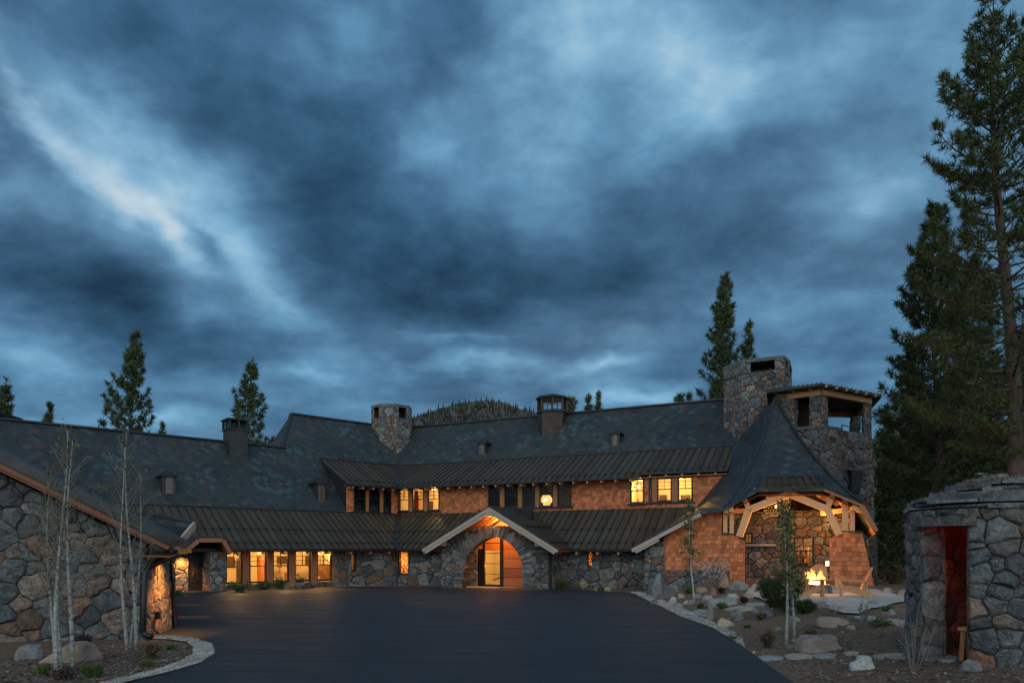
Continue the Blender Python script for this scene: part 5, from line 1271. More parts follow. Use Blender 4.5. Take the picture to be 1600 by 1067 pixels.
# roof-top box seen at the far left of the garage ridge
mb = MB(); b0, b1 = at(-14, 648, 38.5), at(27, 648, 41.0); fb2 = between(b0, b1); L = (b1 - b0).length
fbox(mb, fb2, 0, L, 0, 1.2, 8.8, b0.z + .05); VT = mb.build('roof_vent', CEDAR, LODGE)
mb = MB(); fbox(mb, fb2, -.2, L + .2, -.2, 1.4, b0.z + .05, b0.z + .3); mb.build('cap', SEAM, VT)
# ------------------------------------------------------------------ stone sauna hut on the right
def build_hut():
    ang = math.atan((1554 - CX) / F); Dh = 12.7; Rh = 1.10
    cx, cy = Dh * math.sin(ang), Dh * math.cos(ang)
    g0 = gz(cx - 1.2, cy - .7)
    H = thing('stone_hut', 'small round rubble stone hut with stacked slab roof and red glowing doorway', 'hut', (cx, cy, g0))
    to = V((-math.sin(ang), -math.cos(ang), 0)); lf = V((-math.cos(ang), math.sin(ang), 0))
    def W_(psi, r, z): return V((cx, cy, 0)) + (to * math.cos(psi) + lf * math.sin(psi)) * r + V((0, 0, z))
    def psi_of(px, r=Rh):
        lo, hi = R(-80), R(84)
        for _ in range(50):
            m = (lo + hi) / 2; p = W_(m, r, 0)
            if CX + F * p.x / p.y > px: lo = m
            else: hi = m
        return lo
    pa_, pb_ = psi_of(1514), psi_of(1446)           # door between these angles
    dpt = W_((pa_ + pb_) / 2, Rh, 0); ztop = EYE + (HY - 822) / F * dpt.y; zwall = EYE + (HY - 797) / F * (dpt.y + .4); zb = g0 - .35
    Mp = lambda a, b, h: W_(-a / Rh, Rh + h, b)      # a grows to the right in the picture
    a0, a1 = -pb_ * Rh, -pa_ * Rh; zlin = EYE + (HY - 806) / F * dpt.y
    mb = MB()
    full = math.pi * Rh
    wo = (R(168)) * Rh
    outs = [[(a1, zb), (full, zb), (full, zwall), (a1, zwall)], [(-full, zb), (a0, zb), (a0, zwall), (-full, zwall)], [(a0, zlin), (a1, zlin), (a1, zwall), (a0, zwall)]]
    veneer(mb, Mp, outs, .31, .235, 120, .065, .005, .20, bot=.5, proud=.028)
    # inner and outer shell
    N = 64
    for rr, sgn in ((Rh + .01, 1), (Rh - .30, -1)):
        for k in range(N):
            p0, p1 = -math.pi + 2 * math.pi * k / N, -math.pi + 2 * math.pi * (k + 1) / N
            if pa_ < (p0 + p1) / 2 < pb_: zz = ztop
            else: zz = zb
            mb.face([W_(p0, rr, zz), W_(p1, rr, zz), W_(p1, rr, zwall), W_(p0, rr, zwall)], DK if sgn > 0 else (.16, .13, .11))
    for p in (pa_, pb_): mb.face([W_(p, Rh - .3, zb), W_(p, Rh + .08, zb), W_(p, Rh + .08, ztop), W_(p, Rh - .3, ztop)], (.18, .16, .15))
    # jamb stones
    rnd = random.Random(3)
    veneer(mb, lambda a, b, h: W_(pb_ - h / Rh, Rh + .06 - a, b), [[(0, zb), (.36, zb), (.36, ztop), (0, ztop)]], .4, .45, 121, .03, tan=.2)
    wallo = mb.build('wall', STONE, H)
    mi = MB()
    for o_ in ([(a1 + .03, zb), (full, zb), (full, zwall), (a1 + .03, zwall)], [(-full, zb), (a0 - .03, zb), (a0 - .03, zwall), (-full, zwall)]): veneer(mi, lambda a, b, h: W_(-a / Rh, Rh - .3 - h, b), [o_[::-1]], .42, .34, 123, .05, .006, .4, proud=.025)
    mi.build('inner_wall', STONE, H)
    # lintel slab
    li = MB(); n = 6; va, vb = pb_ + .10, pa_ - .10
    ring = [va + (vb - va) * k / n for k in range(n + 1)]
    for a, b in zip(ring, ring[1:]):
        li.hexa([W_(a, Rh + .14, ztop), W_(b, Rh + .14, ztop), W_(b, Rh - .32, ztop), W_(a, Rh - .32, ztop), W_(a, Rh + .14, zlin), W_(b, Rh + .14, zlin), W_(b, Rh - .32, zlin), W_(a, Rh - .32, zlin)], (.22, .20, .185))
    li.build('lintel', STONE, H)
    # corbelled roof of stacked flat stones
    dm = MB(); top = EYE + (HY - 741) / F * (cy - .05); nt = 9; z = zwall
    radii = [Rh + .07, Rh + .03, Rh * .95, Rh * .86, Rh * .74, Rh * .63, Rh * .52, Rh * .40, Rh * .28]
    for k in range(nt):
        h = (top - zwall) / nt; r = radii[k]; p = rnd.uniform(0, 6)
        end = p + 2 * math.pi
        while p < end - .05:
            w = min(rnd.uniform(.25, .75) / max(r, .3), end - p); r_ = r * rnd.uniform(.90, 1.06); zz = z + rnd.uniform(-.03, .02); hh = h * rnd.uniform(.7, 1.3); c = stone_col(rnd, .06)
            m = max(2, int(w / .16)); ri = max(.02, r * .3)
            sub = [p + (w - .015 / r) * j / m for j in range(m + 1)]; jit = [rnd.uniform(-.025, .025) for _ in sub]
            for j in range(m):
                A, B = sub[j], sub[j + 1]; ra, rb = r_ + jit[j], r_ + jit[j + 1]
                dm.hexa([W_(A, ra, zz), W_(B, rb, zz), W_(B, ri, zz), W_(A, ri, zz), W_(A, ra * .985, zz + hh), W_(B, rb * .985, zz + hh), W_(B, ri, zz + hh), W_(A, ri, zz + hh)], c)
            p += w
        z += h
    dm.face([W_(2 * math.pi * k / 16, radii[-1], z - .01) for k in range(16)], (.2, .2, .2))
    dm.face([W_(-2 * math.pi * k / 24, Rh + .1, zwall + .01) for k in range(24)], (.1, .09, .08))
    dm.build('roof', STONE, H)
    fl = MB(); fl.face([W_(2 * math.pi * k / 24, Rh - .25, g0 + .06) for k in range(24)]); fl.build('floor_slab', SLABM, H)
    # heat lamp: glowing red unit under the ceiling
    hp = W_(pa_ - .9, Rh - .55, ztop + .02)
    hl = thing('heat_lamp', 'red glowing heat lamp under the ceiling of the round stone hut', 'lamp', hp)
    mb = MB(); mb.box(hp + V((-.12, -.12, .03)), hp + V((.12, .12, .1))); mb.build('housing', DARKF, hl)
    mb = MB(); ball(mb, hp, .06); mb.build('bulb', m_emit('red_heat_bulb', (1, .05, .01), 10), hl)
    lamp('heat_lamp_light', hp + V((0, 0, -.08)), 9, (1, .045, .008), .06, hl)
    # stool in the doorway
    sp = W_(pa_ + .10, Rh - .52, g0 + .06)
    st = thing('stool', 'small reddish wooden stool just inside the stone hut doorway', 'stool', sp)
    mb = MB(); mb.box((-.19, -.17, .46), (.19, .17, .51)); mb.build('seat', CHAIRW, st, local=True)
    for a in (-1, 1):
        for b in (-1, 1): mb = MB(); mb.bar((a * .16, b * .14, 0), (a * .14, b * .12, .46), .05, .05); mb.build('leg', CHAIRW, st, local=True)
    for b in (-1, 1): mb = MB(); mb.bar((-.14, b * .13, .2), (.14, b * .13, .2), .03, .05); mb.build('stretcher', CHAIRW, st, local=True)
    st.rotation_euler.z = .5
    return H
build_hut()
# ------------------------------------------------------------------ boulders
def boulder(px, py, wpx, hpx, label, col, seed, flat=0.0, jag=.22, name='boulder', dz=0.0, cuts=7, group=None):
    p = gp(px, py); s = p.y / F; w, h = wpx * s, hpx * s; rnd = random.Random(seed)
    r = w / 2; ry = r * rnd.uniform(.7, .95)
    cy = p.y + ry * .55
    c = V((p.x * cy / p.y, cy, 0)); c.z = gz(c.x, c.y)
    bm = bmesh.new(); bmesh.ops.create_icosphere(bm, subdivisions=4 if wpx > 30 else 3, radius=1.0)
    pl_ = []
    for _ in range(cuts):
        d = V((rnd.gauss(0, 1), rnd.gauss(0, 1), rnd.gauss(.35, .7))).normalized(); pl_.append((d, rnd.uniform(.55, .82)))
    o = V((rnd.uniform(0, 50), rnd.uniform(0, 50), rnd.uniform(0, 50))); mb = MB()
    vs = []
    for v in bm.verts:
        q = v.co.copy()
        for d, k in pl_:
            e = q.dot(d) - k
            if e > 0: q -= d * e * .92
        n = noise.fractal(q * 1.3 + o, 1.0, 2.0, 3); q *= 1 + jag * n * .6; q += v.normal * noise.noise(q * 5 + o) * .035
        if flat and q.z > 1 - flat: q.z = 1 - flat + (q.z - 1 + flat) * .2
        vs.append(q)
    zt = max(v.z for v in vs); xt = max(abs(v.x) for v in vs)
    sink = .28
    out = [V((v.x / xt * r, v.y * ry, (v.z + sink * 0) / zt * h if v.z > 0 else v.z * h * .35)) for v in vs]
    mb.grid(out, [tuple(v.index for v in f.verts) for f in bm.faces], col, True); bm.free()
    ob = mb.build(name, BOULD, None, local=True); ob.location = c + V((0, 0, dz - .09 * h)); 
    tag(ob, label, 'boulder' if w > .45 else 'rock', group)
    return ob
GB, BL, TN, DKR, PK, LT = (.22, .22, .22), (.19, .21, .225), (.34, .27, .20), (.13, .13, .135), (.29, .215, .17), (.38, .37, .34)
bl_list = [
 (112, 1034, 96, 31, 'large flat pinkish grey boulder behind the white aspen clump', PK, .25), (45, 1030, 44, 25, 'low grey boulder against the garage wall left of the large flat one', GB, .2),
 (1026, 932, 24, 42, 'tall jagged dark boulder leaning on the pier at the driveway corner', BL, 0), (1043, 934, 28, 27, 'jagged dark grey boulder right of the tall leaning one', DKR, 0), (1051, 926, 26, 16, 'jagged blue grey rock lying on the pile behind the corner boulders', BL, 0), (1020, 930, 24, 30, 'steep dark grey rock at the very corner of the stone pier', DKR, 0), (1032, 938, 24, 12, 'flat dark brown rock at the foot of the jagged boulder', (.16, .13, .12), .2),
 (1050, 944, 19, 13, 'round pale grey rock at the gravel edge below the jagged boulder', LT, .1), (1064, 934, 17, 9, 'small cream rock right of the jagged boulder', TN, .1), (1060, 949, 18, 8, 'low flat grey rock touching the gravel strip', GB, .3),
 (1079, 944, 16, 8, 'small grey rock under the blossoming shrub', GB, .1), (1090, 934, 15, 7, 'small flat bluish rock behind the single aspen', BL, .3), (1129, 947, 51, 14, 'long flat grey slab boulder in the right bed', GB, .35),
 (1110, 969, 17, 27, 'upright narrow standing stone by the flagstone path', (.25, .225, .21), 0), (1134, 979, 28, 16, 'smooth rounded tan boulder at the right bed edge', (.42, .34, .24), 0), (1154, 969, 18, 18, 'squarish pale grey stone beside the path', GB, .2),
 (1200, 963, 33, 11, 'low bluish rock under the dark mugo pine', BL, .2), (1056, 904, 14, 12, 'upright light grey stone on the plinth behind the shrub', LT, 0), (1129, 917, 21, 26, 'tall tan block stone at the end of the shingle wall', PK, .1),
 (1114, 930, 17, 15, 'angular rusty dark rock below the tan block stone', (.20, .13, .10), 0), (1155, 921, 32, 15, 'bluish sloping rock beside the porch opening', BL, .1), (1097, 925, 22, 9, 'low brown rock behind the blossoming shrub', PK, .2),
 (1300, 978, 53, 14, 'low pinkish boulder in the middle of the right bed', PK, .3), (1284, 1018, 88, 27, 'broad speckled flat boulder in the right foreground', (.27, .225, .19), .3), (1345, 1046, 48, 23, 'angular pale bluish boulder on the path edge', (.36, .39, .38), .2),
 (1517, 1049, 43, 20, 'dark angular rock at the foot of the stone hut', (.18, .17, .165), .1), (1392, 960, 18, 10, 'small blue grey rock beside the ground cover', BL, .1), (1386, 927, 17, 10, 'round grey rock beyond the patio, left of its neighbour', GB, .1), (1410, 932, 18, 13, 'round grey rock beyond the patio next to the hut', GB, .1),
 (1282, 951, 32, 14, 'low brown rock at the edge of the patio', (.21, .17, .15), .3), (947, 918, 40, 27, 'large tan pointed boulder against the lodge wall', (.26, .20, .155), 0), (918, 917, 17, 13, 'squarish grey rock left of the pointed boulder', GB, .2),
 (940, 923, 31, 8, 'low pale rock in front of the pointed boulder', (.36, .30, .24), .1), (1352, 1030, 0, 0, '', GB, 0), (1250, 957, 20, 8, 'small flat grey rock right of the mugo pine', GB, .2), (1168, 935, 22, 9, 'low flat rock at the patio corner', PK, .3),
 (1178, 1020, 7, 4, 'pebble sized pale rock in the mulch by the driveway', LT, 0), (1022, 944, 15, 8, 'small dark rock tucked under the corner pile at the gravel', DKR, .1), (1072, 944, 13, 7, 'little round rock between the pale rock and the shrub', LT, 0), (1105, 938, 20, 9, 'low grey rock on the rise below the shingled wall', GB, .2), (1142, 936, 24, 10, 'flat pale rock stepping up towards the porch', LT, .3), (1180, 957, 14, 8, 'small rock left of the mugo pine foot', BL, 0), (1146, 962, 12, 6, 'thin flat rock between the two upright stones', GB, .3), (1240, 972, 22, 10, 'low grey rock behind the twin aspens', GB, .2), (1330, 984, 16, 8, 'small rock right of the low pinkish boulder', PK, .1), (1365, 945, 20, 8, 'flat grey rock on the far edge of the patio', GB, .3), (1215, 985, 12, 6, 'small buried rock below the mugo pine', BL, .1), (1440, 936, 22, 12, 'dark rock half hidden by the hut wall', DKR, .1),
 (1395, 900, 44, 14, 'long dark rock outcrop on the slope behind the patio', (.17, .13, .11), .1), (1236, 1014, 14, 7, 'small bluish rock at the foot of the twin aspens', BL, .1)]
for i, (px, py, w, h, lab, col, flat) in enumerate(bl_list):
    if w: boulder(px, py, w, h, lab, col, 300 + i, flat, jag=.55 if 'jagged' in lab or 'angular' in lab else .2, cuts=14 if 'jagged' in lab or 'steep' in lab else 9 if 'angular' in lab or 'jagged' in lab or 'block' in lab or 'standing' in lab or 'squarish' in lab else 7)
# stone bollard like cairn against the entrance pier
boulder(832, 919, 15, 24, 'small stacked stone post beside the entrance arch', (.28, .27, .26), 390, .1, name='stone_post', cuts=8)
# ------------------------------------------------------------------ flagstone path
def flags():
    mb = MB(); rnd = random.Random(12)
    for (px, py, w, h) in ((1068, 957, 30, 7), (1093, 957, 26, 9), (1103, 962, 20, 5), (1160, 951, 46, 8), (1180, 945, 34, 6), (1140, 953, 20, 4), (1205, 1029, 40, 7), (1247, 1027, 50, 9), (1290, 1026, 44, 6), (1330, 1022, 30, 5), (1405, 1026, 52, 8), (1375, 1027, 26, 6), (1440, 1026, 34, 8), (1385, 972, 60, 7), (1350, 966, 36, 6), (1410, 976, 30, 6), (1480, 1030, 40, 9)):
        n = 7; a0 = rnd.uniform(0, 1); ring = []
        for k in range(n):
            a = a0 + 2 * math.pi * k / n + rnd.uniform(-.25, .25); r = rnd.uniform(.85, 1.1)
            g = gp(px + math.cos(a) * w / 2 * r, py + math.sin(a) * h / 2 * r); ring.append(V((g.x, g.y, g.z + .035 + rnd.uniform(-.004, .004))))
        c = rnd.choice([(.30, .29, .27), (.26, .26, .26), (.34, .30, .25), (.28, .30, .31)])
        mb.slab(ring[::-1], .08, c, d=(0, 0, -1))
    tag(mb.build('path', BOULD), kind='structure')
flags()
# ------------------------------------------------------------------ fire pit, chairs, lamps
fp = gp(1274, 928)
FP = thing('fire_pit', 'round stone fire pit burning on the patio', 'fire pit', fp)
mb = MB(); rnd = random.Random(2)
for k in range(12):
    a0, a1 = 2 * math.pi * k / 12, 2 * math.pi * (k + .93) / 12; ro, ri, h = .56 * rnd.uniform(.95, 1.05), .34, .36 * rnd.uniform(.9, 1.08)
    c = stone_col(rnd, .3); f = lambda r, a, z: V((r * math.cos(a), r * math.sin(a), z)); mb.hexa([f(ro, a0, -.1), f(ro, a1, -.1), f(ri, a1, -.1), f(ri, a0, -.1), f(ro * .97, a0, h), f(ro * .97, a1, h), f(ri, a1, h), f(ri, a0, h)], c)
mb.build('stone_ring', STONE, FP, local=True)
mb = MB(); mb.face([(.36 * math.cos(2 * math.pi * k / 16), .36 * math.sin(2 * math.pi * k / 16), .2) for k in range(16)]); mb.build('ember_bed', m_emit('embers', (1, .25, .04), 1.5, .8, 14), FP, local=True)
FI = thing('fire', 'bright yellow and orange flames leaping from the patio fire pit', 'fire', fp + V((0, 0, .24)))
def flame_mat():
    m = bpy.data.materials.new('flame'); m.use_nodes = True; T = NT(m.node_tree); T.n.clear()
    co = obj_co(T); z = T.sep(co)[2]; lw = T.new('ShaderNodeLayerWeight'); lw.inputs[0].default_value = .35
    k = T.m('ADD', z, T.m('MULTIPLY', T.noise(co, 5., 3), .3))
    e = T.new('ShaderNodeEmission'); T.put(e.inputs[0], T.ramp(k, [(.15, (1, .62, .22)), (.5, (1, .40, .07)), (.9, (1, .20, .02))])); e.inputs[1].default_value = 8
    tr = T.new('ShaderNodeBsdfTransparent'); mx = T.new('ShaderNodeMixShader')
    fac = T.m('MULTIPLY', T.m('SUBTRACT', 1.05, T.m('MULTIPLY', z, 1.1), clamp=True), T.m('POWER', T.m('SUBTRACT', 1.0, lw.outputs[1]), .8), clamp=True)
    fac = T.m('MULTIPLY', fac, T.ramp(T.noise(T.vm('MULTIPLY', co, (1, 1, .5)), 9., 3), [(.40, .03), (.62, .85)]))
    T.put(mx.inputs[0], fac); T.l.new(tr.outputs[0], mx.inputs[1]); T.l.new(e.outputs[0], mx.inputs[2])
    o = T.new('ShaderNodeOutputMaterial'); T.l.new(mx.outputs[0], o.inputs[0]); return m
mb = MB(); rnd = random.Random(6)
for k in range(44):
    a = rnd.uniform(0, 6.28); r = .30 * math.sqrt(rnd.random()); h = rnd.uniform(.3, .9) * (1 - r * .8); w = rnd.uniform(.035, .10); x, y = r * math.cos(a), r * math.sin(a)
    lx, ly = rnd.uniform(-.12, .1), rnd.uniform(-.1, .1); n = 7
    mb.tube([(x + lx * (j / n) ** 1.5 + .03 * math.sin(j * 1.7 + k), y + ly * j / n, h * j / n) for j in range(n + 1)], [w * (.6, 1, 1.05, .9, .7, .48, .25, .02)[j] for j in range(n + 1)], 8, cap=False)
mb.build('flame', flame_mat(), FI, local=True)
mb = MB(); ga = [(.0, 1.0), (.9, .5), (2.2, .7), (3.6, .4)]
for a, b in ga: mb.tube([(.3 * math.cos(a), .3 * math.sin(a), -.02), (-.25 * math.cos(a + b * .2), -.25 * math.sin(a + b * .2), .1)], .045, 7)
mb.build('log', BARK, FI, local=True)
lamp('fire_light', fp + V((-.05, -.1, .72)), 190, (1, .42, .10), .22, FI)
def adirondack():
    ch = thing('adirondack_chair', 'x', 'chair')
    def part(nm, f): mb = MB(); f(mb); return mb.build(nm, CHAIRW, ch, local=True)
    # chair faces -y; seat slopes back
    def seat(mb):
        for k in range(6): y = -.26 + k * .095; mb.bar((-.27, y, .375 - k * .035), (.27, y, .375 - k * .035), .085, .025)
    part('seat', seat)
    def back(mb):
        for k in range(5):
            x = -.22 + k * .11; h = (.86, .93, .96, .93, .86)[k]; mb.bar((x, .24, .17), (x * 1.18, .24 + .40 * h, .17 + .88 * h), .105, .04, up=(0, 1, -.45))
        mb.bar((-.28, .33, .30), (.28, .33, .30), .04, .07); mb.bar((-.29, .52, .75), (.29, .52, .75), .04, .07)
    part('backrest', back)
    for s in (-1, 1):
        part('arm', lambda mb: (mb.bar((s * .34, -.42, .56), (s * .34, .42, .54), .15, .04), mb.bar((s * .30, -.3, .5), (s * .30, -.36, .54), .04, .06)))
        part('leg', lambda mb: mb.bar((s * .30, -.33, 0), (s * .30, -.33, .55), .05, .14))
        part('leg', lambda mb: (mb.bar((s * .255, -.36, .34), (s * .255, .62, .05), .04, .18), mb.bar((s * .26, .43, .1), (s * .3, .43, .53), .03, .05)))
    return ch
GC = 'adirondack chairs round the fire pit'
c1 = adirondack(); c2 = copy_tree(c1); c3 = copy_tree(c1)
def put(c, px, py, rz, lab): c.location = gp(px, py); c.location.z += .052; c.rotation_euler = (0, 0, R(rz)); c['label'] = lab; c['group'] = GC
put(c1, 1331, 934, -112, 'wooden adirondack chair in profile right of the fire, facing it')
put(c2, 1290, 920, 3, 'pale wooden adirondack chair behind the flames with its back to the lodge')
put(c3, 1262, 934, 118, 'wooden adirondack chair left of the fire half hidden by the twin aspens')
# chandelier of stacked rings
cl_ = FR.Q(1213, 788, SF + 1.5); CHD = thing('chandelier', 'large round chandelier of stacked beaded rings hanging in the timber arch', 'chandelier', cl_)
mb = MB(); gw = MB(); rr_ = .68
for k in range(9):
    f = -1 + 2 * (k + .5) / 9; r = rr_ * math.sqrt(max(.12, 1 - f * f)); zz = f * .62; n = 26
    mb.tube([cl_ + V((r * math.cos(2 * math.pi * i / n), r * math.sin(2 * math.pi * i / n), zz)) for i in range(n + 1)], .022, 5, cap=False)
    for i in range(n): a = 2 * math.pi * (i + .5 * (k % 2)) / n; ball(gw, cl_ + V((r * math.cos(a), r * math.sin(a), zz - .035)), .017, 6)
for i in range(6): a = 2 * math.pi * i / 6; mb.tube([cl_ + V((rr_ * math.sqrt(max(.12, 1 - f * f)) * math.cos(a), rr_ * math.sqrt(max(.12, 1 - f * f)) * math.sin(a), f * .62)) for f in (-.9, -.5, 0, .5, .9)], .012, 5)
mb.tube([cl_ + V((0, 0, .55)), cl_ + V((0, 0, 1.35))], .02, 5); mb.build('ring_frame', COPBR, CHD); gw.build('beads', m_emit('amber_beads', (1, .55, .16), 1.1), CHD)
mb = MB(); ball(mb, cl_ + V((0, 0, -.1)), .07); mb.build('bulb', BULB, CHD); lamp('chandelier_light', cl_ + V((0, 0, -.18)), 28, (1, .52, .16), .1, CHD)
# paper lantern in the middle upper windows
ln = FR.Q(854, 781, SU + .75); LN = thing('paper_lantern', 'glowing paper lantern hanging behind the dark upper windows', 'lantern', ln)
mb = MB(); s_ = .34
ring = [(-.5, -1.0), (.5, -1.0), (.5, -.62), (1, -.38), (1, .42), (.62, .68), (.62, .9), (-.62, .9), (-.62, .68), (-1, .42), (-1, -.38), (-.5, -.62)]
fr2 = Frame((ln.x, ln.y), FR.u); mb.slab([fr2.P(a * s_, -.22, ln.z + b * s_ * 1.05) for a, b in ring], .44, d=(FR.n[0], FR.n[1], 0)); mb.build('shade', m_emit('paper_glow', (1, .60, .17), 1.15, .35, 3.5), LN)
mb = MB(); ball(mb, fr2.P(0, -.25, ln.z), .13); mb.build('bulb', m_emit('lantern_core', (1, .72, .35), 2.6), LN)
mb = MB(); mb.tube([ln + V((0, 0, .3)), ln + V((0, 0, 1.0))], .012, 5); mb.build('cord', DARKF, LN); lamp('lantern_light', fr2.P(0, .6, ln.z + .2), 13, AMBER, .2, LN)
# ------------------------------------------------------------------ conifers
def needle_tuft(mb, p, d, ln_, n, w, rnd, spread=1.0):
    for _ in range(n):
        v = V((rnd.gauss(0, 1), rnd.gauss(0, 1), rnd.gauss(0, 1))).normalized()
        v = (d * rnd.uniform(.2, 1.1) + v * spread).normalized(); l = ln_ * rnd.uniform(.65, 1.15)
        s = v.cross(V((rnd.gauss(0, 1), rnd.gauss(0, 1), rnd.gauss(0, 1)))).normalized() * w
        b = p - d * rnd.uniform(0, ln_ * .6)
        k = len(mb.v); mb.v += [b - s * .5, b + s * .5, b + v * l * .7 + s * .5, b + v * l]; mb.f.append((k, k + 1, k + 2, k + 3)); mb.c.append((1, 1, 1)); mb.sm.append(False)
def pine(height, rad, base_f, rnd, whorl=.5, tuft=.28, nn=14, wn=.035, limbs=5, droop=.1, tip=.55, shape=.75, thick=.016, step=.33, bare=.3, lean=0.0):
    tb = MB(); nb = MB(); tr_ = height * thick
    ax = lambda z: V((lean * z + .012 * height * math.sin(z * 2.3 / height * 3), .01 * height * math.sin(z * 1.7 / height * 4 + 1), z))
    tb.tube([ax(height * k / 14) - (V((0, 0, .4)) if k == 0 else V((0, 0, 0))) for k in range(15)], [max(.02, tr_ * (1 - k / 14) ** .85 * (1.25 if k == 0 else 1)) for k in range(15)], 9)
    z = height * base_f; ph = rnd.uniform(0, 6)
    while z < height * .985:
        f = (z - height * base_f) / (height * (1 - base_f)); prof = (1 - f) ** shape * min(1, .55 + f * 3.0)
        n = limbs if f < .85 else max(3, limbs - 2)
        for k in range(n):
            L = rad * prof * rnd.uniform(.45, 1.15) + .15
            if rnd.random() < .06: L *= .4
            a = ph + 2 * math.pi * k / n + rnd.uniform(-.35, .35); zz = z + rnd.uniform(-.3, .3) * whorl
            d = V((math.cos(a), math.sin(a), 0)); st = ax(min(zz, height)); pts = []; m = 7
            el0 = -droop + f * .75 + rnd.uniform(-.12, .12)
            p = st.copy(); 
            for j in range(m + 1):
                pts.append(p.copy()); e = el0 + tip * (j / m) ** 1.6; p = p + (d * math.cos(e) + V((0, 0, math.sin(e)))) * (L / m)
                d = (d + V((-d.y, d.x, 0)) * rnd.uniform(-.09, .09)).normalized()
            tb.tube(pts, [max(.008, (.014 + L * .011) * (1 - j / m * .85)) for j in range(m + 1)], 4, cap=False)
            s = L * bare
            while s < L + .01:
                i = min(m - 1, int(s / L * m)); q = pts[i].lerp(pts[i + 1], s / L * m - i); dd = (pts[i + 1] - pts[i]).normalized()
                side = dd.cross(V((0, 0, 1))).normalized()
                tw = (1 - s / L) * L * .42 + .12
                for sg in (-1, 1):
                    if rnd.random() < .88:
                        t_ = (dd * .6 + side * sg * rnd.uniform(.4, 1.1) + V((0, 0, rnd.uniform(.1, .6)))).normalized(); l = tw * rnd.uniform(.5, 1.1)
                        e = q + t_ * l
                        if tuft < .4: tb.tube([q, q.lerp(e, .5), e], [.012, .01, .007], 3, cap=False)
                        needle_tuft(nb, e, (t_ + V((0, 0, .35))).normalized(), tuft, nn, wn, rnd)
                        if l > tuft * 1.5: needle_tuft(nb, q.lerp(e, .5) + V((0, 0, rnd.uniform(-.05, .1))), t_, tuft, int(nn * .7), wn, rnd)
                s += step * rnd.uniform(.75, 1.25)
            needle_tuft(nb, pts[-1], (pts[-1] - pts[-2]).normalized(), tuft, nn, wn, rnd)
        z += whorl * rnd.uniform(.8, 1.2) * (1 - .35 * f); ph += 1.1
    needle_tuft(nb, ax(height), V((0, 0, 1)), tuft, nn, wn, rnd)
    return tb, nb
def tree_obj(name, label, loc, tb, nb, leaf=NEEDLE, bark=BARK, group=None, rz=0.0):
    T = thing(name, label, 'tree', loc, group, rz)
    tb.build('trunk', bark, T, local=True); nb.build('crown', leaf, T, local=True); return T
def base_at(px, d): x = (px - CX) / F * d; return V((x, d, gz(x, d)))
def top_h(b, py): return EYE + (HY - py) / F * b.y - b.z
# tall foreground pine at the right edge
b = base_at(1588, 27.0); tb, nb = pine(top_h(b, -8), 4.7, .24, random.Random(11), whorl=.62, tuft=.31, nn=24, wn=.030, limbs=5, droop=.2, tip=1.15, shape=.52, step=.30, bare=.30, thick=.0145, lean=-.038)
for k in range(9):          # dead lower limbs
    r_ = random.Random(k); z_ = b.y * 0 + 3.0 + k * .55; a = r_.uniform(0, 6.3); d_ = V((math.cos(a), math.sin(a), 0)); L = r_.uniform(.8, 1.9)
    p = V((-.038 * z_, 0, z_)); tb.tube([p, p + d_ * L * .5 + V((0, 0, -.05)), p + d_ * L + V((0, 0, -.3 * r_.random()))], [.035, .022, .006], 4)
tree_obj('pine_tree', 'tallest dark pine rising past the top of the picture at the right edge', b, tb, nb)
b = base_at(1462, 36.0); tb, nb = pine(top_h(b, 322), 3.7, .10, random.Random(21), whorl=.62, tuft=.38, nn=22, wn=.042, limbs=6, droop=.12, tip=.95, shape=.55, step=.36, bare=.25, thick=.012)
tree_obj('pine_tree', 'bushy mid height pine left of the tallest pine, behind the stone hut', b, tb, nb, leaf=NEEDLE3)
b = base_at(1524, 44.0); tb, nb = pine(top_h(b, 400), 4.0, .10, random.Random(31), whorl=.7, tuft=.44, nn=20, wn=.05, limbs=6, droop=.1, tip=.7, shape=.55, step=.46, bare=.2, thick=.014)
tree_obj('pine_tree', 'dense pine standing between the bushy pine and the tallest pine', b, tb, nb, leaf=NEEDLE3)
# tall pair behind the broad chimney
b = base_at(1132, 62.0); tb, nb = pine(top_h(b, 428), 3.3, .18, random.Random(41), whorl=.9, tuft=.46, nn=17, wn=.065, limbs=6, droop=0, tip=.8, shape=.5, step=.48, bare=.2, thick=.012)
tree_obj('pine_tree', 'tall slim pine right behind the broad stone chimney', b, tb, nb)
b = base_at(1170, 66.0); tb, nb = pine(top_h(b, 499), 2.6, .3, random.Random(42), whorl=.75, tuft=.42, nn=14, wn=.06, limbs=5, droop=-.05, tip=.8, shape=.6, step=.5, bare=.2, thick=.012)
tree_obj('pine_tree', 'shorter pine leaning out on the right of the tall slim pine behind the chimney', b, tb, nb)
# left background pines
for px, py, d, rad, seed, lab, bf in ((209, 518, 58, 3.7, 51, 'tall open pine behind the left roof', .35), (391, 562, 64, 3.8, 52, 'dense pine just behind the copper chimney', .3), (6, 591, 60, 2.5, 53, 'pine cut by the left picture edge', .3), (75, 629, 70, 1.35, 54, 'small conical pine left of the tall open pine', .45)):
    b = base_at(px, d); tb, nb = pine(top_h(b, py), rad, bf, random.Random(seed), whorl=.9, tuft=.46, nn=19, wn=.062, limbs=6, droop=-.02, tip=.95, shape=.72, step=.52, bare=.3, thick=.011); tree_obj('pine_tree', lab, b, tb, nb)
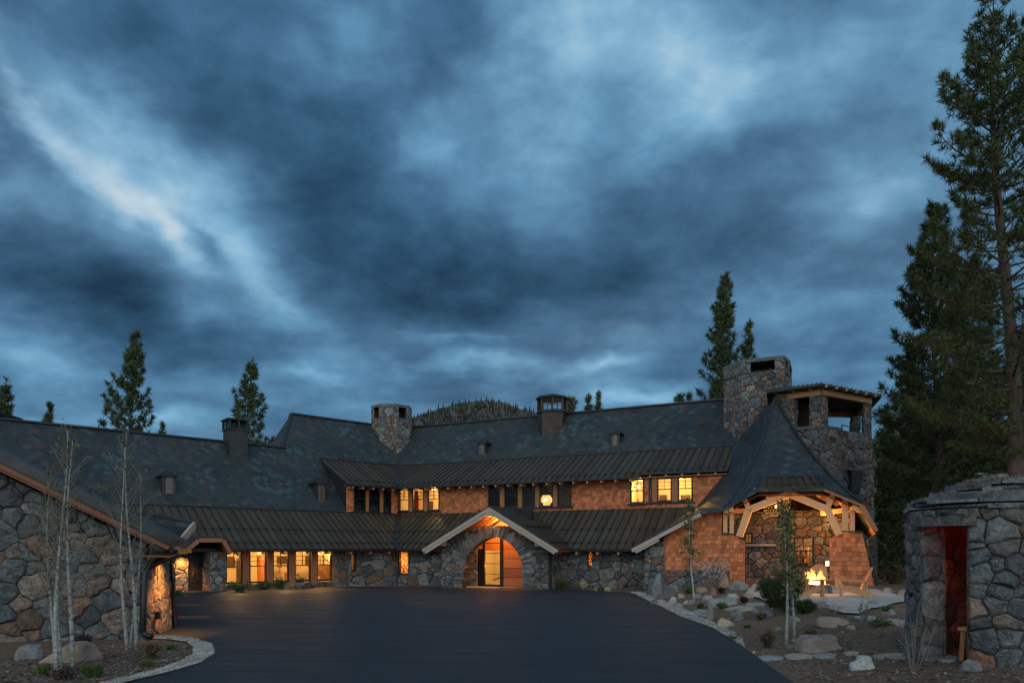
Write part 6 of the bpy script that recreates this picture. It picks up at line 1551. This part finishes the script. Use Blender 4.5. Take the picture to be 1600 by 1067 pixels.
# small far tree tops peeking over the roofs, and the dark wood behind on the right: a few prototypes, copied
protos = []
for sd_, rad, bf, shp in ((61, 2.6, .10, .6), (62, 2.2, .08, .75), (63, 3.0, .14, .5)):
    tb, nb = pine(17, rad, bf, random.Random(sd_), whorl=.85, tuft=.5, nn=14, wn=.075, limbs=6, droop=.05, tip=.6, shape=shp, step=.58, bare=.2, thick=.012)
    protos.append((tb, nb))
far = [(159, 656, 80, 'tiny pine top beside the tall open pine'), (255, 660, 82, 'tiny tree top right of the tall open pine'), (893, 622, 86, 'little pine top just right of the cupola'), (919, 618, 84, 'left one of two small pine tops on the right ridge'), (933, 612, 85, 'right one of two small pine tops on the right ridge'), (1062, 617, 88, 'tiny sapling top on the ridge left of the chimney tree'), (1078, 614, 87, 'tiny round tree top nearest the chimney trees'),
       (1386, 634, 52, 'sunlit pine touching the tower roof corner'), (1420, 560, 62, 'dark pine far behind the bushy pine, its left neighbour'), (1400, 700, 70, 'low dark pine in the wood beyond the tower'), (1440, 610, 74, 'dark pine in the wood behind the bushy pine'), (1478, 590, 66, 'straight trunked pine in the wood behind the hut roof'), (1500, 630, 58, 'dark pine left of the tallest trunk in the wood'), (1548, 560, 70, 'dark pine half behind the tallest trunk'), (1600, 520, 60, 'dark pine at the right picture edge beyond the tallest trunk'), (1632, 560, 48, 'pine cut by the right picture edge'), (1380, 740, 90, 'lowest dark pine between tower and wood'), (1460, 700, 88, 'far pine glimpsed low in the wood'), (1530, 690, 84, 'far pine filling the gap left of the tallest trunk'), (1580, 680, 92, 'far pine low behind the tallest trunk')]
made = {}
for i, (px, py, d, lab) in enumerate(far):
    b = base_at(px, d); k = i % 3
    if k not in made:
        made[k] = tree_obj('pine_tree', lab, b, *protos[k], leaf=NEEDLE2 if px > 1300 else NEEDLE); o = made[k]
    else:
        o = copy_tree(made[k]); o.location = b; o['label'] = lab
    s = top_h(b, py) / 17; wv = max(.62, min(1.25, 1.0 / max(s, .5))) if px < 1300 else 1.25
    o.scale = (s * wv, s * wv, s); o.rotation_euler.z = i * 1.3; o['group'] = 'far pines behind the lodge'
# wooded mountain
def mountain():
    mb = MB(); N, M = 80, 24; d0 = 700
    prof = [(560, 672), (640, 658), (660, 652), (690, 641), (720, 634), (752, 629.5), (780, 632), (820, 644), (860, 657), (930, 680), (1050, 700), (1300, 690), (1600, 680)]
    def pr(px):
        for a, b in zip(prof, prof[1:]):
            if a[0] <= px <= b[0]: f = (px - a[0]) / (b[0] - a[0]); f = f * f * (3 - 2 * f); return a[1] + (b[1] - a[1]) * f
        return 690
    vs = []; top = {}
    for j in range(M + 1):
        for i in range(N + 1):
            px = 500 + 1150 * i / N; f = j / M; d = d0 * (.45 + .55 * f); zt = EYE + (HY + 4 - pr(px)) / F * d0
            z = -6 + (zt + 6) * f ** 1.15 + 4 * noise.noise(V((px * .02, f * 5, 1))) * f * (1 - f) * 3
            vs.append(V(((px - CX) / F * d0 * (.6 + .4 * f), d, z)))
    b0 = len(vs)
    for i in range(N + 1): v = vs[M * (N + 1) + i]; vs.append(V((v.x, v.y + 300, -10)))
    fs = [(j * (N + 1) + i, j * (N + 1) + i + 1, (j + 1) * (N + 1) + i + 1, (j + 1) * (N + 1) + i) for j in range(M + 1) for i in range(N)]
    mb.grid(vs, fs); m = m_plain('mountain_scrub', (.085, .068, .05), .95, .45, .03, 0)
    tag(mb.build('hill', m), kind='structure')
    # distant wood on it
    tb = MB(); rnd = random.Random(77); k = 0
    while k < 11000:
        i = rnd.uniform(0, N - 1e-3); j = rnd.uniform(M * .35, M - .01); ii, jj = int(i), int(j)
        a = vs[jj * (N + 1) + ii].lerp(vs[jj * (N + 1) + ii + 1], i - ii); c = vs[(jj + 1) * (N + 1) + ii].lerp(vs[(jj + 1) * (N + 1) + ii + 1], i - ii); p = a.lerp(c, j - jj); k += 1
        px = 500 + 1150 * i / N
        if noise.noise(V((p.x * .02, p.y * .012, 5))) < -.42 and px > 760: continue
        h = rnd.uniform(2.6, 6); r = h * .2; w = rnd.uniform(0, 2)
        for q, (z0, z1, rr) in enumerate(((.0, .6, 1), (.3, .85, .75), (.6, 1.0, .5))):
            ring = [p + V((r * rr * math.cos(w + 2.09 * t), r * rr * math.sin(w + 2.09 * t), h * z0)) for t in range(3)]; tip_ = p + V((rnd.uniform(-.3, .3), 0, h * z1))
            for t in range(3): tb.face([ring[t], ring[(t + 1) % 3], tip_])
    tag(tb.build('forest', FARCON), 'distant conifer wood covering the hill behind the roofs', 'forest', kind='stuff')
mountain()
# undergrowth masking the foot of the wood on the right
def thicket():
    mb = MB(); rnd = random.Random(9)
    for _ in range(900):
        px = rnd.uniform(1372, 1700); d = rnd.uniform(44, 80); b = base_at(px, d); h = rnd.uniform(.6, 3.2)
        for k in range(14):
            p = b + V((rnd.gauss(0, .8), rnd.gauss(0, .6), h * rnd.random())); d_ = V((rnd.gauss(0, 1), rnd.gauss(0, 1), rnd.gauss(.2, .8))).normalized()
            needle_tuft(mb, p, d_, .5, 3, .11, rnd)
    tag(mb.build('undergrowth', NEEDLE2), 'dark mass of undergrowth at the foot of the wood', 'undergrowth', kind='stuff')
thicket()
# ------------------------------------------------------------------ aspens and shrubs
def leafquad(mb, p, s, rnd):
    u = V((rnd.gauss(0, 1), rnd.gauss(0, 1), rnd.gauss(0, 1))).normalized(); v = u.cross(V((rnd.gauss(0, 1), rnd.gauss(0, 1), rnd.gauss(0, 1)))).normalized()
    k = len(mb.v); mb.v += [p, p + u * s * .5 + v * s * .3, p + u * s, p + u * s * .5 - v * s * .3]; mb.f.append((k, k + 1, k + 2, k + 3)); mb.c.append((1, 1, 1)); mb.sm.append(False)
def aspen(name, label, stems, rnd, leaf=LEAFY, nleaf=3, lsz=.06, tw=1.0, bark=ASPEN, group=None, twig_from=.35, spread=.5):
    """stems: (base px, base py, top px, top py, radius)"""
    b0 = gp(stems[0][0], stems[0][1]); T = thing(name, label, 'tree', b0, group)
    lb = MB(); twb = MB()
    for (bx, by, tx, ty, rad) in stems:
        tb = MB(); b = gp(bx, by); t = at(tx, ty, b.y + rnd.uniform(-.2, .2)); n = 16; pts = []
        for k in range(n + 1):
            f = k / n; p = b.lerp(t, f) + V((math.sin(f * 5 + bx), math.cos(f * 4 + bx), 0)) * (t - b).length * .012; pts.append(p)
        pts[0] = pts[0] - V((0, 0, .1)); tb.tube(pts, [max(.005, rad * (1 - k / n) ** .75) for k in range(n + 1)], 8); tb.build('trunk', bark, T)
        L = (t - b).length; k = twig_from
        while k < .99:
            i = int(k * n); p = pts[i].lerp(pts[min(n, i + 1)], k * n - i); a = rnd.uniform(0, 6.28); l = L * (.20 * (1 - k) + .045) * rnd.uniform(.6, 1.3) * tw
            d = V((math.cos(a) * spread, math.sin(a) * spread, rnd.uniform(.7, 1.2))).normalized(); q = [p]
            for j in range(4): q.append(q[-1] + d * l / 4); d = (d + V((rnd.gauss(0, .12), rnd.gauss(0, .12), .15))).normalized()
            twb.tube(q, [rad * .28, rad * .2, rad * .14, rad * .09, rad * .04], 4, cap=False)
            for m_ in range(3):
                o = q[rnd.randint(1, 3)]; e = o + (d + V((rnd.gauss(0, .6), rnd.gauss(0, .6), rnd.gauss(.1, .3)))).normalized() * l * .45
                twb.tube([o, o.lerp(e, .5) + V((0, 0, .01)), e], [rad * .1, rad * .07, rad * .03], 3, cap=False)
                for _ in range(nleaf):
                    leafquad(lb, o.lerp(e, rnd.uniform(.3, 1.05)) + V((rnd.gauss(0, .04), rnd.gauss(0, .04), rnd.gauss(0, .04))), lsz * rnd.uniform(.6, 1.3), rnd)
            k += .028 * rnd.uniform(.6, 1.5)
    twb.build('branch', bark if bark is not ASPEN else TWIG, T)
    if lb.v: lb.build('foliage', leaf, T)
    return T
rnd = random.Random(15)
aspen('aspen_tree', 'clump of four white aspen stems in front of the garage wall by the flat boulder', [(83, 1043, 77, 735, .032), (91, 1046, 99, 672, .036), (97, 1044, 92, 770, .027), (108, 1043, 113, 690, .038)], rnd, LEAFY, 2, .06, 1.5, twig_from=.22, spread=.62)
aspen('aspen_tree', 'clump of three white aspen stems beside the garage corner downspout', [(197, 1014, 190, 700, .033), (208, 1014, 200, 674, .036), (206, 1013, 222, 735, .026)], rnd, LEAFY, 2, .05, 1.5, twig_from=.3, spread=.62)
aspen('aspen_tree', 'slender single aspen in front of the shingled wall', [(1083, 941, 1076, 778, .045)], rnd, LEAFY, 7, .12, 1.0, twig_from=.25, spread=.45)
aspen('aspen_tree', 'twin white stemmed aspen in the bed before the fire pit', [(1231, 1009, 1224, 786, .033), (1239, 998, 1232, 800, .03)], rnd, LEAFY, 7, .085, .95, twig_from=.3, spread=.4)
def shrub(px, py, wpx, hpx, label, kind, seed, name='shrub', cat='shrub', dens=1.0, lsz=None, group=None):
    b = gp(px, py); s = b.y / F; w, h = wpx * s / 2, hpx * s; rnd = random.Random(seed); T = thing(name, label, cat, b, group)
    sb = MB(); lb = MB(); ns = int((22 if kind not in ('sparse', 'bare') else 13) * dens) if kind != 'grass' else 0
    leafm = {'green': LEAFG, 'purple': LEAFP, 'rust': LEAFR, 'bare': None, 'sparse': LEAFG, 'blossom': BLOSS, 'grass': LEAFG, 'needle': NEEDLE2}[kind]
    lsz = lsz or max(.03, 3.2 * s)
    if kind == 'grass':
        for _ in range(int(110 * dens)):
            a = rnd.uniform(0, 6.28); r = w * .45 * math.sqrt(rnd.random()); p = V((r * math.cos(a), r * math.sin(a) * .8, 0)); q = p + V((math.cos(a) * w * rnd.uniform(.1, .6), math.sin(a) * w * rnd.uniform(.1, .6), h * rnd.uniform(.5, 1.1)))
            sd = V((-math.sin(a), math.cos(a), 0)) * max(.012, s * .9); k = len(lb.v); m_ = p.lerp(q, .55) + V((0, 0, h * .15)); lb.v += [p - sd, p + sd, m_ + sd * .7, q, m_ - sd * .7]; lb.f.append((k, k + 1, k + 2, k + 3, k + 4)); lb.c.append((1, 1, 1)); lb.sm.append(False)
    for k in range(ns):
        a = rnd.uniform(0, 6.28); sp = math.sqrt(rnd.random()); d = V((math.cos(a) * sp * w, math.sin(a) * sp * w * .8, h * rnd.uniform(.65, 1.02) * (1 - .3 * sp * sp)))
        p0 = V((d.x * .12, d.y * .12, -.03)); mid = d * .5 + V((rnd.gauss(0, w * .08), rnd.gauss(0, w * .08), h * .08))
        tk = max(.006, s * .45) if kind in ('bare', 'sparse', 'blossom') else max(.005, s * .3)
        sb.tube([p0, mid, d], [tk, tk * .75, tk * .35], 4, cap=False)
        for j in range(4 if kind in ('bare', 'sparse', 'blossom') else 2):
            f = rnd.uniform(.3, .9); o = p0.lerp(mid, f * 2) if f < .5 else mid.lerp(d, f * 2 - 1); e = o + V((rnd.gauss(0, w * .2), rnd.gauss(0, w * .2), abs(rnd.gauss(h * .14, h * .08)))); sb.tube([o, e], [tk * .5, tk * .25], 3, cap=False)
            if kind in ('blossom', 'sparse'):
                for _ in range(5 if kind == 'blossom' else 3): 
                    if rnd.random() < (.8 if kind == 'blossom' else .5): leafquad(lb, o.lerp(e, rnd.uniform(.4, 1.1)) + V((rnd.gauss(0, .03),) * 3), lsz * rnd.uniform(.5, 1.1), rnd)
        if kind in ('green', 'purple', 'rust'):
            for _ in range(26):
                f = rnd.uniform(.15, 1.05); p = p0.lerp(mid, f * 2) if f < .5 else mid.lerp(d, f * 2 - 1); leafquad(lb, p + V((rnd.gauss(0, w * .12), rnd.gauss(0, w * .12), rnd.gauss(0, h * .08))), lsz * rnd.uniform(.6, 1.3), rnd)
        if kind == 'needle':
            for f in (.35, .5, .65, .8, .92, 1.0):
                p = p0.lerp(mid, f * 2) if f < .5 else mid.lerp(d, f * 2 - 1)
                for _ in range(2): needle_tuft(lb, p + V((rnd.gauss(0, w * .12), rnd.gauss(0, w * .12), rnd.gauss(0, h * .05))), (d.normalized() + V((0, 0, .3))).normalized(), max(.13, 6 * s), 16, max(.012, .8 * s), rnd)
    if sb.v: sb.build('stem', TWIG if kind != 'rust' else BARK, T, local=True)
    if lb.v: lb.build('foliage' if kind != 'blossom' else 'blossom', leafm, T, local=True)
    return T
sh = [(375, 925, 42, 20, 'wide leafy green shrub under the first lit window', 'green', 1), (414, 921, 26, 13, 'low green shrub below the second lit window', 'green', 1), (438, 920, 26, 17, 'rounded green shrub below the third lit window', 'green', 1), (464, 918, 30, 20, 'fuller green shrub below the fourth lit window', 'green', 1), (491, 917, 10, 6, 'tiny green plant below the staircase window', 'green', .6), (527, 916, 22, 22, 'green shrub at the end of the lit windows', 'green', 1), (564, 914, 24, 12, 'green shrub under the slit window', 'green', 1), (598, 913, 24, 16, 'green shrub left of the lattice window', 'green', 1), (619, 912, 10, 5, 'tiny tuft under the lattice window', 'grass', .5), (648, 913, 18, 9, 'small green plant left of the entrance arch', 'green', .8),
 (659, 913, 44, 50, 'bare brown branched shrub left of the entrance arch', 'bare', 1.2), (920, 918, 50, 58, 'bare branched shrub before the orange slit window', 'bare', 1.3), (878, 920, 34, 14, 'bright green fern like shrub right of the entrance arch', 'grass', 1.2), (905, 921, 10, 6, 'tiny green tuft between entrance shrubs', 'grass', .5), (938, 924, 12, 8, 'small round green tuft before the pointed boulder', 'green', .7), (966, 920, 22, 9, 'low green plant right of the pointed boulder', 'green', .8), (276, 931, 16, 9, 'small green plant at the foot of the lit wall by the side door', 'green', .7),
 (102, 1062, 52, 24, 'dark purple leaved shrub at the foot of the four stemmed aspen', 'purple', 1.3), (128, 1008, 34, 18, 'dark purple shrub behind the flat boulder', 'purple', 1.0), (146, 1058, 44, 22, 'green grassy clump right of the purple shrub', 'grass', 1.3), (68, 1055, 26, 18, 'green grassy clump left of the purple shrub', 'grass', .9), (228, 1042, 30, 13, 'low green tuft in the left bed near the gravel', 'green', .8), (236, 1029, 34, 26, 'rusty flowering shrub in the left bed', 'rust', 1.1), (266, 1015, 20, 9, 'small green tuft near the tip of the left bed', 'green', .7), (8, 1000, 44, 60, 'yellow green leafy shrub at the left picture edge', 'sparse', 2.2),
 (1116, 922, 58, 52, 'airy shrub covered in pale blossom before the shingled wall', 'blossom', 1.8), (1094, 951, 12, 9, 'little green tuft in front of the slab boulder', 'green', .7), (1128, 951, 22, 9, 'dark green mat under the slab boulder', 'green', .9), (1163, 941, 15, 9, 'small dark purple plant right of the slab boulder', 'purple', .8), (1167, 981, 15, 6, 'bright green tuft in the open mulch', 'grass', .6), (1200, 1012, 28, 28, 'upright rust brown shrub near the driveway edge', 'rust', 1.2), (1055, 915, 18, 14, 'green shrub between the jagged boulder and the wall', 'green', .8), (1128, 927, 16, 10, 'dark plant below the tan block stone', 'purple', .7),
 (1218, 962, 66, 76, 'dark bushy mugo pine in front of the porch opening', 'needle', 2.6), (1258, 957, 34, 20, 'low dark spreading pine right of the mugo pine', 'needle', 1.0), (1297, 960, 50, 20, 'reddish twiggy shrub at the patio edge', 'bare', 1.6), (1350, 991, 36, 62, 'thin twiggy shrub with sparse leaves before the patio', 'sparse', .9), (1374, 978, 40, 12, 'low green ground cover before the stone hut', 'green', 1.1), (1385, 954, 22, 7, 'small green patch at the path bend', 'green', .8), (1427, 1048, 84, 112, 'tall bare stemmed shrub with a few green leaves before the stone hut', 'sparse', .8), (1405, 1000, 30, 24, 'dark twiggy shrub in the shade beside the hut', 'bare', 1.2), (1395, 912, 60, 26, 'rusty brush on the slope behind the patio', 'rust', 1.5), (1188, 968, 20, 12, 'dry straw coloured tuft left of the mugo pine', 'rust', .7), (1145, 1000, 18, 9, 'thin green tuft at the gravel end of the right bed', 'grass', .5), (1268, 996, 22, 12, 'dry brown tuft above the speckled boulder', 'rust', .7), (1320, 1005, 26, 14, 'low twiggy plant right of the speckled boulder', 'bare', .7), (1076, 927, 20, 12, 'green plant at the foot of the single aspen', 'green', .8), (1440, 920, 40, 24, 'rusty brush just left of the hut beyond the patio', 'rust', 1.2), (1480, 905, 40, 40, 'pale leaved bush far behind the hut doorway', 'sparse', 1.5)]
for i, (px, py, w, h, lab, kd, dn) in enumerate(sh): shrub(px, py, w, h, lab, kd, 500 + i, 'shrub' if kd not in ('grass',) else 'grass_tuft', 'shrub' if kd != 'grass' else 'plant', dn)
# loose pebbles and bark chips
def litter():
    mb = MB(); rnd = random.Random(31); cols = [(.12, .08, .055), (.2, .14, .1), (.3, .24, .18), (.09, .06, .045), (.26, .25, .24)]
    for poly, n in (([(1010, 930), (1165, 1010), (1245, 1066), (1600, 1066), (1600, 1000), (1420, 960), (1250, 950), (1180, 945), (1060, 925)], 9000), ([(0, 1030), (230, 998), (300, 1010), (290, 1034), (180, 1066), (0, 1066)], 5200)):
        xs = [p[0] for p in poly]; ys = [p[1] for p in poly]; k = 0
        while k < n:
            px, py = rnd.uniform(min(xs), max(xs)), rnd.uniform(min(ys), max(ys))
            k += 1
            if not inpoly(poly, px, py): continue
            p = gp(px, py, .012); s = rnd.uniform(.012, .035) * (2.2 if rnd.random() < .06 else 1); a = rnd.uniform(0, 3.1); u = V((math.cos(a), math.sin(a), rnd.uniform(-.3, .3))) * s; v = V((-math.sin(a), math.cos(a), rnd.uniform(-.3, .3))) * s * rnd.uniform(.25, .8)
            mb.face([p - u, p - v, p + u, p + v], rnd.choice(cols)); 
    tag(mb.build('mulch', BOULD), 'brown bark chips and pebbles scattered over the beds', 'mulch', kind='stuff')
    mb = MB()
    for poly, n in ((gl, 3200), (gr, 2000)):
        xs = [p.x for p in poly]; ys = [p.y for p in poly]; P2 = [(p.x, p.y) for p in poly]; k = 0; t_ = 0
        while k < n and t_ < n * 40:
            t_ += 1; x, y = rnd.uniform(min(xs), max(xs)), rnd.uniform(min(ys), max(ys))
            if not inpoly(P2, x, y): continue
            k += 1; s = rnd.uniform(.012, .03) * (1 + .02 * y); p = V((x, y, gz(x, y) + .03)); c = rnd.choice([(.3, .3, .3), (.42, .41, .39), (.22, .22, .23), (.36, .33, .29)])
            r3 = [p + V((s * math.cos(t * 2.1 + x * 9), s * math.sin(t * 2.1 + x * 9), 0)) for t in range(3)]; tip_ = p + V((0, 0, s * .8))
            for t in range(3): mb.face([r3[t], r3[(t + 1) % 3], tip_], c)
    tag(mb.build('gravel', BOULD), 'loose pale gravel along the driveway edges', 'gravel', kind='stuff')
litter()
